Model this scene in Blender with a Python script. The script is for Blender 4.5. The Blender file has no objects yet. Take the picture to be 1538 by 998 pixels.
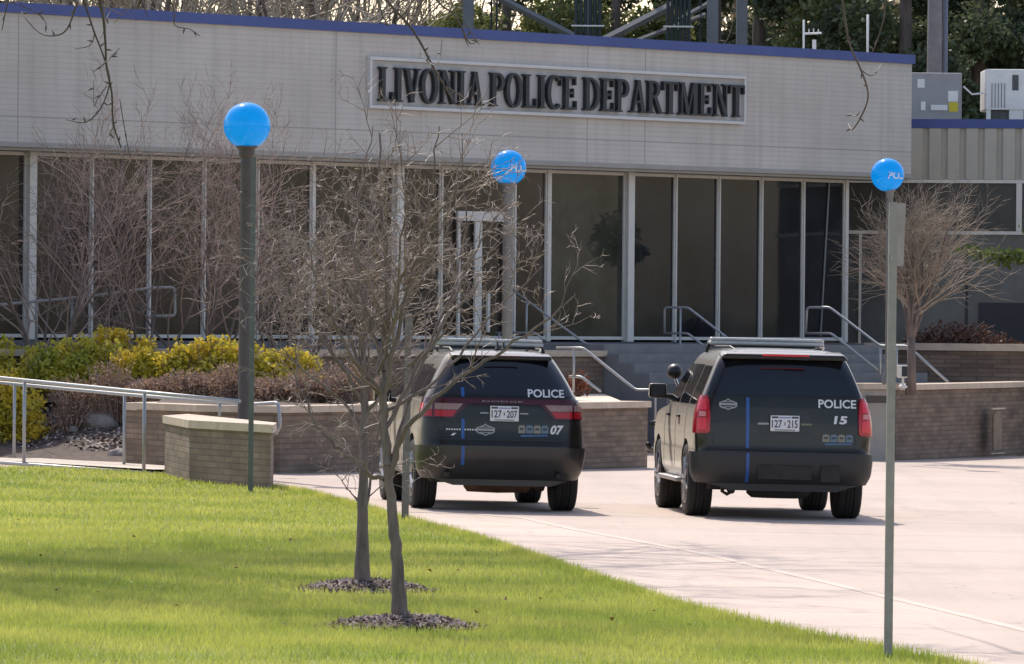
import bpy, bmesh, math, random
import numpy as np
from mathutils import Vector, Matrix, noise
R = math.radians
PI = math.pi
rnd = random.Random(7)
sc = bpy.context.scene
COL = sc.collection

# ------------------------------------------------------------------ camera
FPX, EYE = 10275.0, 2.23
ROLL = R(0.5)
PITCH = math.atan(29.0 / FPX)
MW = Matrix.Rotation(PI/2 - PITCH, 3, 'X') @ Matrix.Rotation(ROLL, 3, 'Z')
cd = bpy.data.cameras.new('camera'); cam = bpy.data.objects.new('camera', cd); COL.objects.link(cam)
cam.location = (0, 0, EYE); cam.rotation_euler = MW.to_euler()
cd.sensor_width = 36.0; cd.lens = FPX/1538*36.0; cd.clip_end = 4000; cd.clip_start = 0.5
sc.camera = cam

def ray(px, py):
    d = MW @ Vector(((px-769)/FPX, -(py-499)/FPX, -1))
    return d.x/d.y, d.z/d.y
def at(px, py, D):
    rx, rz = ray(px, py); return Vector((rx*D, D, EYE + rz*D))
GS = 0.014
def gz(x): return -GS*max(-30.0, min(30.0, x))
def gat(px, py, zo=0.0):
    rx, rz = ray(px, py)
    D = (zo-EYE)/(rz + GS*rx)
    return Vector((rx*D, D, EYE + rz*D))

# ------------------------------------------------------------------ materials
MATS = {}
def mat(name, col, rough=0.6, var=0.0, scale=8.0, bump=0.0, bscale=None, metal=0.0, coat=0.0, spec=0.5,
        col2=None, extra=None, stretch=None):
    if name in MATS: return MATS[name]
    m = bpy.data.materials.new(name); m.use_nodes = True
    nt = m.node_tree; N = nt.nodes; L = nt.links
    b = N['Principled BSDF']
    b.inputs['Base Color'].default_value = (*col, 1); b.inputs['Roughness'].default_value = rough
    b.inputs['Metallic'].default_value = metal; b.inputs['Coat Weight'].default_value = coat
    b.inputs['Specular IOR Level'].default_value = spec
    tc = N.new('ShaderNodeTexCoord'); out = tc.outputs['Object']
    if stretch:
        mp = N.new('ShaderNodeMapping'); mp.inputs['Scale'].default_value = stretch
        L.new(out, mp.inputs['Vector']); out = mp.outputs['Vector']
    if var > 0 or col2:
        n = N.new('ShaderNodeTexNoise'); n.inputs['Scale'].default_value = scale; n.inputs['Detail'].default_value = 6
        n.inputs['Roughness'].default_value = 0.6
        L.new(out, n.inputs['Vector'])
        r = N.new('ShaderNodeValToRGB'); r.color_ramp.elements[0].position = 0.3; r.color_ramp.elements[1].position = 0.7
        c2 = col2 if col2 else tuple(min(1, c*(1+var)) for c in col)
        c1 = col if col2 else tuple(c*(1-var) for c in col)
        r.color_ramp.elements[0].color = (*c1, 1); r.color_ramp.elements[1].color = (*c2, 1)
        L.new(n.outputs['Fac'], r.inputs['Fac']); L.new(r.outputs['Color'], b.inputs['Base Color'])
    if bump > 0:
        n2 = N.new('ShaderNodeTexNoise'); n2.inputs['Scale'].default_value = bscale or scale*4; n2.inputs['Detail'].default_value = 5
        L.new(out, n2.inputs['Vector'])
        bp = N.new('ShaderNodeBump'); bp.inputs['Strength'].default_value = bump; bp.inputs['Distance'].default_value = 0.01
        L.new(n2.outputs['Fac'], bp.inputs['Height']); L.new(bp.outputs['Normal'], b.inputs['Normal'])
    if extra: extra(nt, b, out)
    MATS[name] = m
    return m

def brick_mat(name, c1, c2, mortar, bw=0.30, bh=0.075):
    if name in MATS: return MATS[name]
    m = bpy.data.materials.new(name); m.use_nodes = True
    nt = m.node_tree; N = nt.nodes; L = nt.links; b = N['Principled BSDF']
    tc = N.new('ShaderNodeTexCoord'); sp = N.new('ShaderNodeSeparateXYZ'); L.new(tc.outputs['Object'], sp.inputs[0])
    ad = N.new('ShaderNodeMath'); ad.operation = 'ADD'; L.new(sp.outputs['X'], ad.inputs[0]); L.new(sp.outputs['Y'], ad.inputs[1])
    cb = N.new('ShaderNodeCombineXYZ'); L.new(ad.outputs[0], cb.inputs[0]); L.new(sp.outputs['Z'], cb.inputs[1])
    br = N.new('ShaderNodeTexBrick'); L.new(cb.outputs[0], br.inputs['Vector'])
    br.inputs['Color1'].default_value = (*c1, 1); br.inputs['Color2'].default_value = (*c2, 1); br.inputs['Mortar'].default_value = (*mortar, 1)
    br.inputs['Scale'].default_value = 1; br.inputs['Brick Width'].default_value = bw; br.inputs['Row Height'].default_value = bh
    br.inputs['Mortar Size'].default_value = 0.009; br.inputs['Mortar Smooth'].default_value = 0.3
    n = N.new('ShaderNodeTexNoise'); n.inputs['Scale'].default_value = 1.7; n.inputs['Detail'].default_value = 7
    mp = N.new('ShaderNodeMapping'); mp.inputs['Scale'].default_value = (1, 1, 2.5)
    L.new(tc.outputs['Object'], mp.inputs[0]); L.new(mp.outputs[0], n.inputs['Vector'])
    mr = N.new('ShaderNodeMapRange'); mr.inputs[1].default_value = 0.3; mr.inputs[2].default_value = 0.7
    mr.inputs[3].default_value = 0.68; mr.inputs[4].default_value = 1.25; L.new(n.outputs['Fac'], mr.inputs[0])
    mx = N.new('ShaderNodeVectorMath'); mx.operation = 'SCALE'; L.new(br.outputs['Color'], mx.inputs[0]); L.new(mr.outputs[0], mx.inputs['Scale'])
    L.new(mx.outputs[0], b.inputs['Base Color']); b.inputs['Roughness'].default_value = 0.85
    bp = N.new('ShaderNodeBump'); bp.inputs['Strength'].default_value = 0.6; bp.inputs['Distance'].default_value = 0.008; bp.invert = True
    L.new(br.outputs['Fac'], bp.inputs['Height']); L.new(bp.outputs[0], b.inputs['Normal'])
    MATS[name] = m; return m

def thin_mat(name, col, col2, scale=6, trans=0.5, rough=0.6, hue=None):
    """leaf / blade material letting light through"""
    if name in MATS: return MATS[name]
    m = bpy.data.materials.new(name); m.use_nodes = True
    nt = m.node_tree; N = nt.nodes; L = nt.links; N.remove(N['Principled BSDF']); out = N['Material Output']
    tc = N.new('ShaderNodeTexCoord'); n = N.new('ShaderNodeTexNoise'); n.inputs['Scale'].default_value = scale; n.inputs['Detail'].default_value = 5
    L.new(tc.outputs['Object'], n.inputs['Vector'])
    r = N.new('ShaderNodeValToRGB'); r.color_ramp.elements[0].position = 0.35; r.color_ramp.elements[1].position = 0.65
    r.color_ramp.elements[0].color = (*col, 1); r.color_ramp.elements[1].color = (*col2, 1)
    L.new(n.outputs['Fac'], r.inputs['Fac'])
    d = N.new('ShaderNodeBsdfDiffuse'); t = N.new('ShaderNodeBsdfTranslucent'); g = N.new('ShaderNodeBsdfGlossy')
    g.inputs['Roughness'].default_value = 0.45
    mx = N.new('ShaderNodeMixShader'); mx.inputs[0].default_value = trans
    m2 = N.new('ShaderNodeMixShader'); m2.inputs[0].default_value = 0.04
    L.new(r.outputs[0], d.inputs[0]); L.new(r.outputs[0], t.inputs[0])
    L.new(d.outputs[0], mx.inputs[1]); L.new(t.outputs[0], mx.inputs[2]); L.new(mx.outputs[0], m2.inputs[1]); L.new(g.outputs[0], m2.inputs[2])
    L.new(m2.outputs[0], out.inputs['Surface'])
    MATS[name] = m; return m

# ------------------------------------------------------------------ object helpers
def tag(o, label=None, cat=None, group=None, kind=None):
    if label: o['label'] = label
    if cat: o['category'] = cat
    if group: o['group'] = group
    if kind: o['kind'] = kind
    return o
def empty(name, loc=(0, 0, 0), rot=(0, 0, 0)):
    o = bpy.data.objects.new(name, None); COL.objects.link(o); o.location = loc; o.rotation_euler = rot
    o.empty_display_size = 0.3
    return o
def mesh_obj(name, verts, faces, m, parent=None, smooth=False):
    me = bpy.data.meshes.new(name); me.from_pydata([tuple(v) for v in verts], [], faces); me.update()
    o = bpy.data.objects.new(name, me); COL.objects.link(o)
    if m: me.materials.append(m)
    if smooth: me.polygons.foreach_set('use_smooth', [True]*len(me.polygons))
    if parent: o.parent = parent
    return o
def copy_tree(o, parent=None):
    c = o.copy(); COL.objects.link(c); c.parent = parent
    for ch in o.children: copy_tree(ch, c)
    return c
def perp(d):
    a = Vector((0, 0, 1)) if abs(d.z) < 0.9 else Vector((1, 0, 0))
    u = d.cross(a).normalized(); return u, d.cross(u).normalized()

class MB:
    def __init__(s): s.v = []; s.f = []
    def add(s, vs, fs):
        k = len(s.v); s.v += [tuple(v) for v in vs]; s.f += [tuple(i+k for i in f) for f in fs]; return s
    def box(s, x0, x1, y0, y1, z0, z1):
        return s.add([(x0,y0,z0),(x1,y0,z0),(x1,y1,z0),(x0,y1,z0),(x0,y0,z1),(x1,y0,z1),(x1,y1,z1),(x0,y1,z1)],
                     [(0,3,2,1),(4,5,6,7),(0,1,5,4),(1,2,6,5),(2,3,7,6),(3,0,4,7)])
    def bevbox(s, x0, x1, y0, y1, z0, z1, r=0.02, seg=2):
        bm = bmesh.new(); bmesh.ops.create_cube(bm, size=1)
        for v in bm.verts:
            v.co = Vector(((x0+x1)/2 + v.co.x*(x1-x0), (y0+y1)/2 + v.co.y*(y1-y0), (z0+z1)/2 + v.co.z*(z1-z0)))
        bmesh.ops.bevel(bm, geom=bm.edges[:], offset=r, segments=seg, affect='EDGES', profile=0.5)
        bm.verts.index_update()
        s.add([v.co[:] for v in bm.verts], [[v.index for v in f.verts] for f in bm.faces]); bm.free(); return s
    def tube(s, pts, rad, n=8, cap=True):
        pts = [Vector(p) for p in pts]; m = len(pts)
        if not hasattr(rad, '__len__'): rad = [rad]*m
        vs = []; u = None
        for i, p in enumerate(pts):
            d = (pts[min(i+1, m-1)] - pts[max(i-1, 0)])
            d = d.normalized() if d.length > 1e-9 else Vector((0, 0, 1))
            if u is None: u, w = perp(d)
            else:
                u = (u - d*u.dot(d)); u = u.normalized() if u.length > 1e-6 else perp(d)[0]
                w = d.cross(u)
            for k in range(n):
                a = 2*PI*k/n; vs.append(p + (u*math.cos(a) + w*math.sin(a))*rad[i])
        fs = [(i*n+k, i*n+(k+1) % n, (i+1)*n+(k+1) % n, (i+1)*n+k) for i in range(m-1) for k in range(n)]
        if cap: fs.append(tuple(range(n-1, -1, -1))); fs.append(tuple((m-1)*n+k for k in range(n)))
        return s.add(vs, fs)
    def lathe(s, prof, n=24, c=(0, 0, 0), axis='z'):
        vs = []
        for r, h in prof:
            for k in range(n):
                a = 2*PI*k/n
                if axis == 'z': vs.append((c[0]+r*math.cos(a), c[1]+r*math.sin(a), c[2]+h))
                else: vs.append((c[0]+h, c[1]+r*math.cos(a), c[2]+r*math.sin(a)))
        m = len(prof)
        fs = [(i*n+k, i*n+(k+1) % n, (i+1)*n+(k+1) % n, (i+1)*n+k) for i in range(m-1) for k in range(n)]
        fs.append(tuple(range(n-1, -1, -1))); fs.append(tuple((m-1)*n+k for k in range(n)))
        return s.add(vs, fs)
    def prism(s, poly, z0, z1, zf=None):
        """poly list of (x,y) CCW; z0/z1 numbers"""
        n = len(poly)
        vs = [(x, y, z0) for x, y in poly] + [(x, y, z1) for x, y in poly]
        fs = [tuple(range(n-1, -1, -1)), tuple(range(n, 2*n))] + [(k, (k+1) % n, n+(k+1) % n, n+k) for k in range(n)]
        return s.add(vs, fs)
    def build(s, name, m, parent=None, smooth=False): return mesh_obj(name, s.v, s.f, m, parent, smooth)

def angle_smooth(o, deg=35):
    me = o.data
    bm = bmesh.new(); bm.from_mesh(me)
    bmesh.ops.recalc_face_normals(bm, faces=bm.faces)
    for f in bm.faces: f.smooth = True
    for e in bm.edges:
        if len(e.link_faces) == 2 and e.calc_face_angle(0) > R(deg): e.smooth = False
    bm.to_mesh(me); bm.free()
    return o

def text_geo(txt, bold=0.0, res=3):
    c = bpy.data.curves.new('t', 'FONT'); c.body = txt; c.size = 1; c.offset = bold; c.resolution_u = res
    o = bpy.data.objects.new('t', c); COL.objects.link(o)
    dg = bpy.context.evaluated_depsgraph_get()
    me = bpy.data.meshes.new_from_object(o.evaluated_get(dg))
    vs = [v.co.copy() for v in me.vertices]; fs = [tuple(p.vertices) for p in me.polygons]
    COL.objects.unlink(o); bpy.data.objects.remove(o); bpy.data.curves.remove(c); bpy.data.meshes.remove(me)
    x0 = min(v.x for v in vs); x1 = max(v.x for v in vs); y0 = min(v.y for v in vs); y1 = max(v.y for v in vs)
    return [((v.x-x0)/(x1-x0), (v.y-y0)/(y1-y0)) for v in vs], fs

# ------------------------------------------------------------------ shared colours
M_conc = mat('light_concrete', (.50, .44, .37), .85, .10, 2.0, .35, 60)
M_cap = mat('cap_concrete', (.52, .425, .33), .85, .14, 5.0, .3, 60)
M_gal = mat('galvanised_rail', (.36, .37, .38), .45, .08, 20, 0, metal=.35)
M_white = mat('white_frame_paint', (.66, .63, .58), .5, .06, 6)
M_brick = brick_mat('tan_brick', (.17, .12, .088), (.25, .18, .13), (.14, .112, .092))
M_brick2 = brick_mat('brown_brick', (.155, .105, .078), (.225, .158, .115), (.12, .098, .082))
M_bark = mat('young_bark', (.165, .128, .112), .85, .35, 14, .6, 90, stretch=(1, 1, .25))
M_twig = mat('grey_twig', (.21, .155, .13), .7, .3, 4)
M_twig_brown = mat('brown_twig', (.33, .245, .21), .75, .3, 3)
M_black = mat('black_plastic', (.014, .014, .015), .45, .2, 20)

# ------------------------------------------------------------------ sky + sun
SUN_EL, SUN_AZ = 49.0, -19.0
w = bpy.data.worlds.new('World'); sc.world = w; w.use_nodes = True
nt = w.node_tree; sky = nt.nodes.new('ShaderNodeTexSky'); sky.sky_type = 'NISHITA'; sky.sun_disc = False
sky.sun_elevation = R(SUN_EL); sky.sun_rotation = R(SUN_AZ); sky.air_density = 1.0; sky.dust_density = 1.6; sky.ozone_density = 1.0
wb = nt.nodes.new('ShaderNodeVectorMath'); wb.operation = 'MULTIPLY'; wb.inputs[1].default_value = (1.07, .96, .91)   # warm white balance
nt.links.new(sky.outputs[0], wb.inputs[0]); nt.links.new(wb.outputs[0], nt.nodes['Background'].inputs[0]); nt.nodes['Background'].inputs[1].default_value = 0.25
ld = bpy.data.lights.new('sun', 'SUN'); ld.energy = 4.6; ld.angle = R(.53); ld.color = (1, .93, .83)
lo = bpy.data.objects.new('sun', ld); COL.objects.link(lo)
sd = Vector((math.sin(R(SUN_AZ))*math.cos(R(SUN_EL)), math.cos(R(SUN_AZ))*math.cos(R(SUN_EL)), math.sin(R(SUN_EL))))
lo.rotation_euler = sd.to_track_quat('Z', 'Y').to_euler(); lo.location = (-10, 60, 40)
sc.view_settings.view_transform = 'Standard'; sc.view_settings.look = 'None'; sc.view_settings.exposure = 0
sc.render.engine = 'CYCLES'
sc.cycles.max_bounces = 6; sc.cycles.diffuse_bounces = 3; sc.cycles.transparent_max_bounces = 8

# ------------------------------------------------------------------ ground sheets
def drape(name, polyline_rows, m, zo, kind='structure'):
    vs = []; fs = []; n = len(polyline_rows[0])
    for row in polyline_rows:
        for (x, y) in row: vs.append((x, y, gz(x)+zo))
    for i in range(len(polyline_rows)-1):
        for k in range(n-1): fs.append((i*n+k, i*n+k+1, (i+1)*n+k+1, (i+1)*n+k))
    o = mesh_obj(name, vs, fs, m); return tag(o, kind=kind)
XS = [-1500, -300, -60, -30, -12, 0, 12, 30, 60, 300, 1500]
def grid(ys, xs=XS): return [[(x, y) for x in xs] for y in ys]
M_soil = mat('dull_grass_ground', (.07, .075, .03), .95, .3, .5)
drape('ground', grid([-300, 0, 60, 130, 400, 3000]), M_soil, -0.02)

def conc_extra(nt, b, out):
    pass
def pave_extra(base, slab):
    def ex(nt, b, out):
        N = nt.nodes; L = nt.links
        def nz(scale, st=None, det=6):
            n = N.new('ShaderNodeTexNoise'); n.inputs['Scale'].default_value = scale; n.inputs['Detail'].default_value = det; n.inputs['Roughness'].default_value = .65
            if st:
                mp = N.new('ShaderNodeMapping'); mp.inputs['Scale'].default_value = st; mp.inputs['Rotation'].default_value = (0, 0, .12); L.new(out, mp.inputs[0]); L.new(mp.outputs[0], n.inputs['Vector'])
            else: L.new(out, n.inputs['Vector'])
            return n.outputs['Fac']
        def mr(src, a, b_, c, d):
            m = N.new('ShaderNodeMapRange'); m.inputs[1].default_value = a; m.inputs[2].default_value = b_; m.inputs[3].default_value = c; m.inputs[4].default_value = d; L.new(src, m.inputs[0]); return m.outputs[0]
        def mul(a, b_):
            m = N.new('ShaderNodeMath'); m.operation = 'MULTIPLY'; L.new(a, m.inputs[0]); L.new(b_, m.inputs[1]); return m.outputs[0]
        f = mul(mr(nz(.22), .3, .7, .90, 1.07), mr(nz(9), .3, .7, .95, 1.04))
        f = mul(f, mr(nz(.5, (2.2, .12, 1)), .50, .72, 1.0, .86))          # faint wheel tracks and run-off streaks
        f = mul(f, mr(nz(1.3, None, 3), .66, .76, 1.0, .80))              # stains
        v = N.new('ShaderNodeTexVoronoi'); v.feature = 'DISTANCE_TO_EDGE'; v.inputs['Scale'].default_value = .16
        wv = N.new('ShaderNodeTexNoise'); wv.inputs['Scale'].default_value = 1.2; wv.inputs['Detail'].default_value = 5; L.new(out, wv.inputs['Vector'])
        ad = N.new('ShaderNodeVectorMath'); ad.operation = 'ADD'; L.new(out, ad.inputs[0]); L.new(wv.outputs['Color'], ad.inputs[1]); L.new(ad.outputs[0], v.inputs['Vector'])
        f = mul(f, mr(v.outputs['Distance'], 0.0, .0035, .72, 1.0))        # hairline cracks
        br = N.new('ShaderNodeTexBrick'); br.inputs['Scale'].default_value = 1; br.inputs['Brick Width'].default_value = slab; br.inputs['Row Height'].default_value = slab*1.3; br.offset = 0
        br.inputs['Color1'].default_value = (.96, .96, .96, 1); br.inputs['Color2'].default_value = (1.03, 1.03, 1.03, 1); br.inputs['Mortar'].default_value = (.93, .93, .93, 1); br.inputs['Mortar Size'].default_value = .004
        L.new(out, br.inputs['Vector'])
        sc_ = N.new('ShaderNodeVectorMath'); sc_.operation = 'SCALE'; L.new(br.outputs['Color'], sc_.inputs[0]); L.new(f, sc_.inputs['Scale'])
        m3 = N.new('ShaderNodeVectorMath'); m3.operation = 'MULTIPLY'; L.new(sc_.outputs[0], m3.inputs[0]); m3.inputs[1].default_value = base
        L.new(m3.outputs[0], b.inputs['Base Color'])
    return ex
M_drive = mat('drive_concrete', (.53, .425, .355), .85, 0, .35, .3, 45, extra=pave_extra((.475, .385, .325), 4.3))
M_walk = mat('walk_concrete', (.60, .485, .40), .85, 0, .6, .3, 50, extra=pave_extra((.52, .42, .35), 1.6))
drape('driveway', grid([20, 60, 90, 116], [-30, -12, -6, 0, 6, 12, 30, 60]), M_drive, 0.0)

seam = [(560, 768), (640, 771), (720, 774), (790, 780), (860, 796), (930, 809), (1000, 822), (1070, 836), (1140, 853), (1240, 876), (1340, 900), (1440, 924), (1538, 948), (1640, 975)]
edge = [(-60, 704), (60, 706), (130, 708), (245, 715), (330, 725), (405, 737), (450, 744), (520, 763), (600, 786), (700, 812), (800, 845), (900, 880), (1000, 914), (1100, 940), (1200, 962), (1330, 987), (1420, 1006), (1520, 1035)]
sg = [gat(*p) for p in seam]; eg = [gat(*p) for p in edge]
# pavement strip between the lawn and the seam
def offs(pl, d):
    res = []
    for i, p in enumerate(pl):
        t = (pl[min(i+1, len(pl)-1)] - pl[max(i-1, 0)]); t.z = 0; t.normalize()
        res.append(Vector((p.x - t.y*d, p.y + t.x*d, 0)))
    return res
walk = [(p.x, p.y) for p in sg] + [(14, 42), (14, 20), (-8, 20)] + [(-6, 60), (-5, 78), (sg[0].x-1.2, sg[0].y+.4)]
def flat_poly(name, pts, m, zo, kind='structure', cuts=0):
    bm = bmesh.new(); vs = [bm.verts.new((x, y, 0)) for x, y in pts]
    bm.faces.new(vs); bmesh.ops.triangulate(bm, faces=bm.faces)
    for _ in range(cuts): bmesh.ops.subdivide_edges(bm, edges=bm.edges[:], cuts=1, use_grid_fill=True)
    for v in bm.verts: v.co.z = gz(v.co.x)+zo
    bmesh.ops.recalc_face_normals(bm, faces=bm.faces)
    if sum(f.normal.z for f in bm.faces) < 0: bmesh.ops.reverse_faces(bm, faces=bm.faces)
    me = bpy.data.meshes.new(name); bm.to_mesh(me); bm.free(); me.materials.append(m)
    o = bpy.data.objects.new(name, me); COL.objects.link(o)
    return tag(o, kind=kind)
flat_poly('sidewalk', walk, M_walk, 0.004)
M_seam = mat('pale_kerb_concrete', (.53, .44, .37), .8, .10, 3)
s0 = offs(sg, -0.05); s1 = offs(sg, 0.06)
mb = MB(); n = len(sg)
vs = [(p.x, p.y, gz(p.x)+.009) for p in s0] + [(p.x, p.y, gz(p.x)+.009) for p in s1] + [(p.x, p.y, gz(p.x)-.02) for p in s0] + [(p.x, p.y, gz(p.x)-.02) for p in s1]
fs = [(k, k+1, n+k+1, n+k) for k in range(n-1)] + [(2*n+k, 2*n+k+1, k+1, k) for k in range(n-1)] + [(n+k, n+k+1, 3*n+k+1, 3*n+k) for k in range(n-1)]
tag(mesh_obj('kerb_strip', vs, fs, M_seam), kind='structure')
# thin expansion joints across the pavement, follow-on of the slab grid
M_joint = mat('joint_dark', (.22, .18, .15), .9)  # even dark tone of the joint lines
mb = MB()
for i in range(0, 13):
    a = Vector(sg[i]); t = (sg[min(i+1, n-1)] - sg[i]); t.z = 0; t.normalize()
    nrm = Vector((t.y, -t.x, 0))
    w_ = 0.006
    p0 = a + nrm*0.06; p1 = a + nrm*1.35
    q = [p0 - t*w_, p0 + t*w_, p1 + t*w_, p1 - t*w_]
    mb.add([(p.x, p.y, gz(p.x)+.0085) for p in q], [(0, 1, 2, 3)])
tag(mb.build('pavement_joints', M_joint), kind='structure')
mb = MB()
for k in range(9):                                        # slab joints on the drive
    y = 62 + k*4.6
    xs = [-3, 0, 6, 12]
    for i in range(3): mb.add([(xs[i], y+xs[i]*.05, gz(xs[i])+.006), (xs[i+1], y+xs[i+1]*.05, gz(xs[i+1])+.006), (xs[i+1], y+.03+xs[i+1]*.05, gz(xs[i+1])+.006), (xs[i], y+.03+xs[i]*.05, gz(xs[i])+.006)], [(0, 1, 2, 3)])
M_joint2 = mat('drive_joint', (.36, .29, .24), .9)
tag(mb.build('driveway_joints', M_joint2), kind='structure')

# lawn
LZ = 0.03
lawn_pts = [(p.x, p.y) for p in eg] + [(8, 30), (7, 12), (-26, 12), (-26, 100)]
M_lawn = mat('lawn_turf', (.15, .18, .035), .95, scale=1.5, col2=(.24, .26, .055), bump=.6, bscale=60)
flat_poly('lawn', lawn_pts, M_lawn, LZ)
mb = MB()
for i in range(len(eg)-1):
    p, q = eg[i], eg[i+1]
    mb.add([(p.x, p.y, gz(p.x)+LZ), (q.x, q.y, gz(q.x)+LZ), (q.x, q.y, gz(q.x)-.02), (p.x, p.y, gz(p.x)-.02)], [(0, 1, 2, 3)])
tag(mb.build('lawn_edge', M_soil), kind='structure')

def inside(px, py, poly):
    c = np.zeros(len(px), bool); n = len(poly); j = n-1
    for i in range(n):
        xi, yi = poly[i]; xj, yj = poly[j]
        t = ((yi > py) != (yj > py)) & (px < (xj-xi)*(py-yi)/(yj-yi+1e-12)+xi); c ^= t; j = i
    return c
def mesh_np(name, V, F, m, smooth=False):
    me = bpy.data.meshes.new(name); nv = len(V); nf, k = F.shape
    me.vertices.add(nv); me.vertices.foreach_set('co', V.astype(np.float32).ravel())
    me.loops.add(nf*k); me.loops.foreach_set('vertex_index', F.astype(np.int32).ravel())
    me.polygons.add(nf); me.polygons.foreach_set('loop_start', np.arange(0, nf*k, k, dtype=np.int32))
    me.polygons.foreach_set('loop_total', np.full(nf, k, np.int32))
    me.update(calc_edges=True); me.validate()
    for mm in (m if isinstance(m, list) else [m]): me.materials.append(mm)
    o = bpy.data.objects.new(name, me); COL.objects.link(o); return o
rng = np.random.default_rng(3)
M_grass = thin_mat('grass_blade', (.31, .38, .06), (.58, .57, .13), .55, .45)
def blades(D0, D1, dens, h, wdt):
    hw0, hw1 = .075*D0+.4, .075*D1+.4
    area = (hw0+hw1)*(D1-D0); N = int(area*dens)
    u = rng.random(N); y = D0 + (D1-D0)*u
    x = (rng.random(N)*2-1)*(.078*y+.5)
    k = inside(x, y, lawn_pts); return x[k], y[k], np.full(k.sum(), h), np.full(k.sum(), wdt)
parts = [blades(37, 44, 900, .055, .0085), blades(44, 52, 1500, .055, .0075), blades(52, 66, 800, .055, .010), blades(66, 80, 420, .05, .014), blades(80, 100, 240, .045, .02)]
# ragged rim of longer grass along the edge
ex = []; ey = []
for i in range(4, len(eg)-1):
    p, q = eg[i], eg[i+1]; L_ = (q-p).length
    kk = int(L_*420); t = rng.random(kk); off = rng.normal(0, .035, kk) + .02
    dx, dy = (q.x-p.x)/L_, (q.y-p.y)/L_
    ex.append(p.x+dx*L_*t - dy*off*-1*-1*0 + dy*off*-1*0 + (-dy)*(-off)*-1); ey.append(p.y+dy*L_*t + dx*(-off)*-1*-1)
ex = np.concatenate(ex); ey = np.concatenate(ey)
parts.append((ex, ey, np.full(len(ex), .07), np.full(len(ex), .009)))
x = np.concatenate([p[0] for p in parts]); y = np.concatenate([p[1] for p in parts])
h = np.concatenate([p[2] for p in parts]); wd = np.concatenate([p[3] for p in parts]); N = len(x)
patch = np.array([noise.noise(Vector((a*1.1, b*.35, 0))) for a, b in zip(x[::40], y[::40])]); patch = np.repeat(patch, 40)[:N]
h = h*(.6+.7*rng.random(N))*(1+.25*rng.standard_normal(N).clip(-1, 1))
a = rng.random(N)*PI; zb = -GS*np.clip(x, -30, 30)+LZ-.005
lean = rng.standard_normal((N, 2))*.022
V = np.empty((N, 3, 3)); dx = np.cos(a)*wd/2; dy = np.sin(a)*wd/2
V[:, 0] = np.stack([x-dx, y-dy, zb], 1); V[:, 1] = np.stack([x+dx, y+dy, zb], 1); V[:, 2] = np.stack([x+lean[:, 0], y+lean[:, 1], zb+h], 1)
o = mesh_np('grass', V.reshape(-1, 3), np.arange(3*N).reshape(-1, 3), M_grass)
tag(o, 'short bright green lawn grass blades in the foreground', 'grass', kind='stuff')

# ------------------------------------------------------------------ dry leaves on the lawn
M_dry = thin_mat('dry_leaf_brown', (.13, .07, .03), (.22, .12, .05), 30, .25)
lf = MB()
prof = [(0, 0), (.018, .014), (.03, .026), (.05, .022), (.066, .010), (.08, 0)]
vs = [(px_, q, .006+.012*math.sin(px_*30)+q*.4) for px_, q in prof] + [(px_, -q, .006+.012*math.sin(px_*30)+q*.3) for px_, q in reversed(prof[1:-1])]
leafspots = [(350, 868), (505, 965), (215, 962), (435, 826), (205, 820), (90, 900), (810, 916), (880, 920), (760, 918), (30, 795), (690, 870), (1145, 955), (640, 870), (270, 930), (150, 905), (560, 850), (420, 955), (920, 950), (715, 935), (1040, 960), (60, 850), (980, 935), (330, 790)]
lproto = None
for i, p in enumerate(leafspots):
    q = gat(*p)
    if lproto is None: o = lproto = mesh_obj('dry_leaf', vs, [tuple(range(len(vs)))], M_dry)
    else: o = lproto.copy(); COL.objects.link(o)
    s_ = rnd.uniform(.45, .95)
    o.location = (q.x, q.y, gz(q.x)+LZ+.045); o.rotation_euler = (rnd.uniform(-.6, .6), rnd.uniform(-.5, .5), rnd.uniform(0, 6.28)); o.scale = (s_, s_, s_)
    tag(o, 'small curled dry brown leaf lying on the green lawn', 'leaf', 'dry leaves scattered over the lawn')

# ------------------------------------------------------------------ branching
def grow(out, p, d, L, r, lvl, cfg, seed):
    k = max(3, int(L/cfg['seg'][lvl])) ; k = min(k, 9)
    pts = [p.copy()]; rs = [r]; step = L/k; q = p.copy(); dd = d.copy()
    for i in range(k):
        wob = cfg['wob']
        dd = (dd + Vector((seed.gauss(0, wob), seed.gauss(0, wob), seed.gauss(0, wob))) + Vector((0, 0, cfg['up'][lvl]))).normalized()
        q = q + dd*step; pts.append(q.copy()); rs.append(r*(1-.75*(i+1)/k))
    out.append((pts, rs, lvl))
    if lvl >= cfg['levels']: return
    nb = cfg['n'][lvl]
    for j in range(nb):
        t = cfg['t0'][lvl] + (1-cfg['t0'][lvl])*(j+seed.random())/nb
        i = min(k-1, int(t*k)); f = t*k-i
        b = pts[i].lerp(pts[i+1], f); ax = (pts[i+1]-pts[i]).normalized()
        u, w2 = perp(ax); a = seed.uniform(0, 2*PI); ang = R(seed.uniform(*cfg['ang']))
        nd = (ax*math.cos(ang) + (u*math.cos(a)+w2*math.sin(a))*math.sin(ang)).normalized()
        grow(out, b, nd, L*seed.uniform(*cfg['len'])*(1.15-.55*t), max(rs[i]*.6, cfg['rmin']), lvl+1, cfg, seed)
def paths_mesh(name, paths, m, parent=None, sides=(8, 6, 4, 3, 3, 3), smooth=True):
    mb = MB()
    for pts, rs, lvl in paths: mb.tube(pts, rs, sides[min(lvl, 5)], cap=False)
    return mb.build(name, m, parent, smooth)

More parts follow.
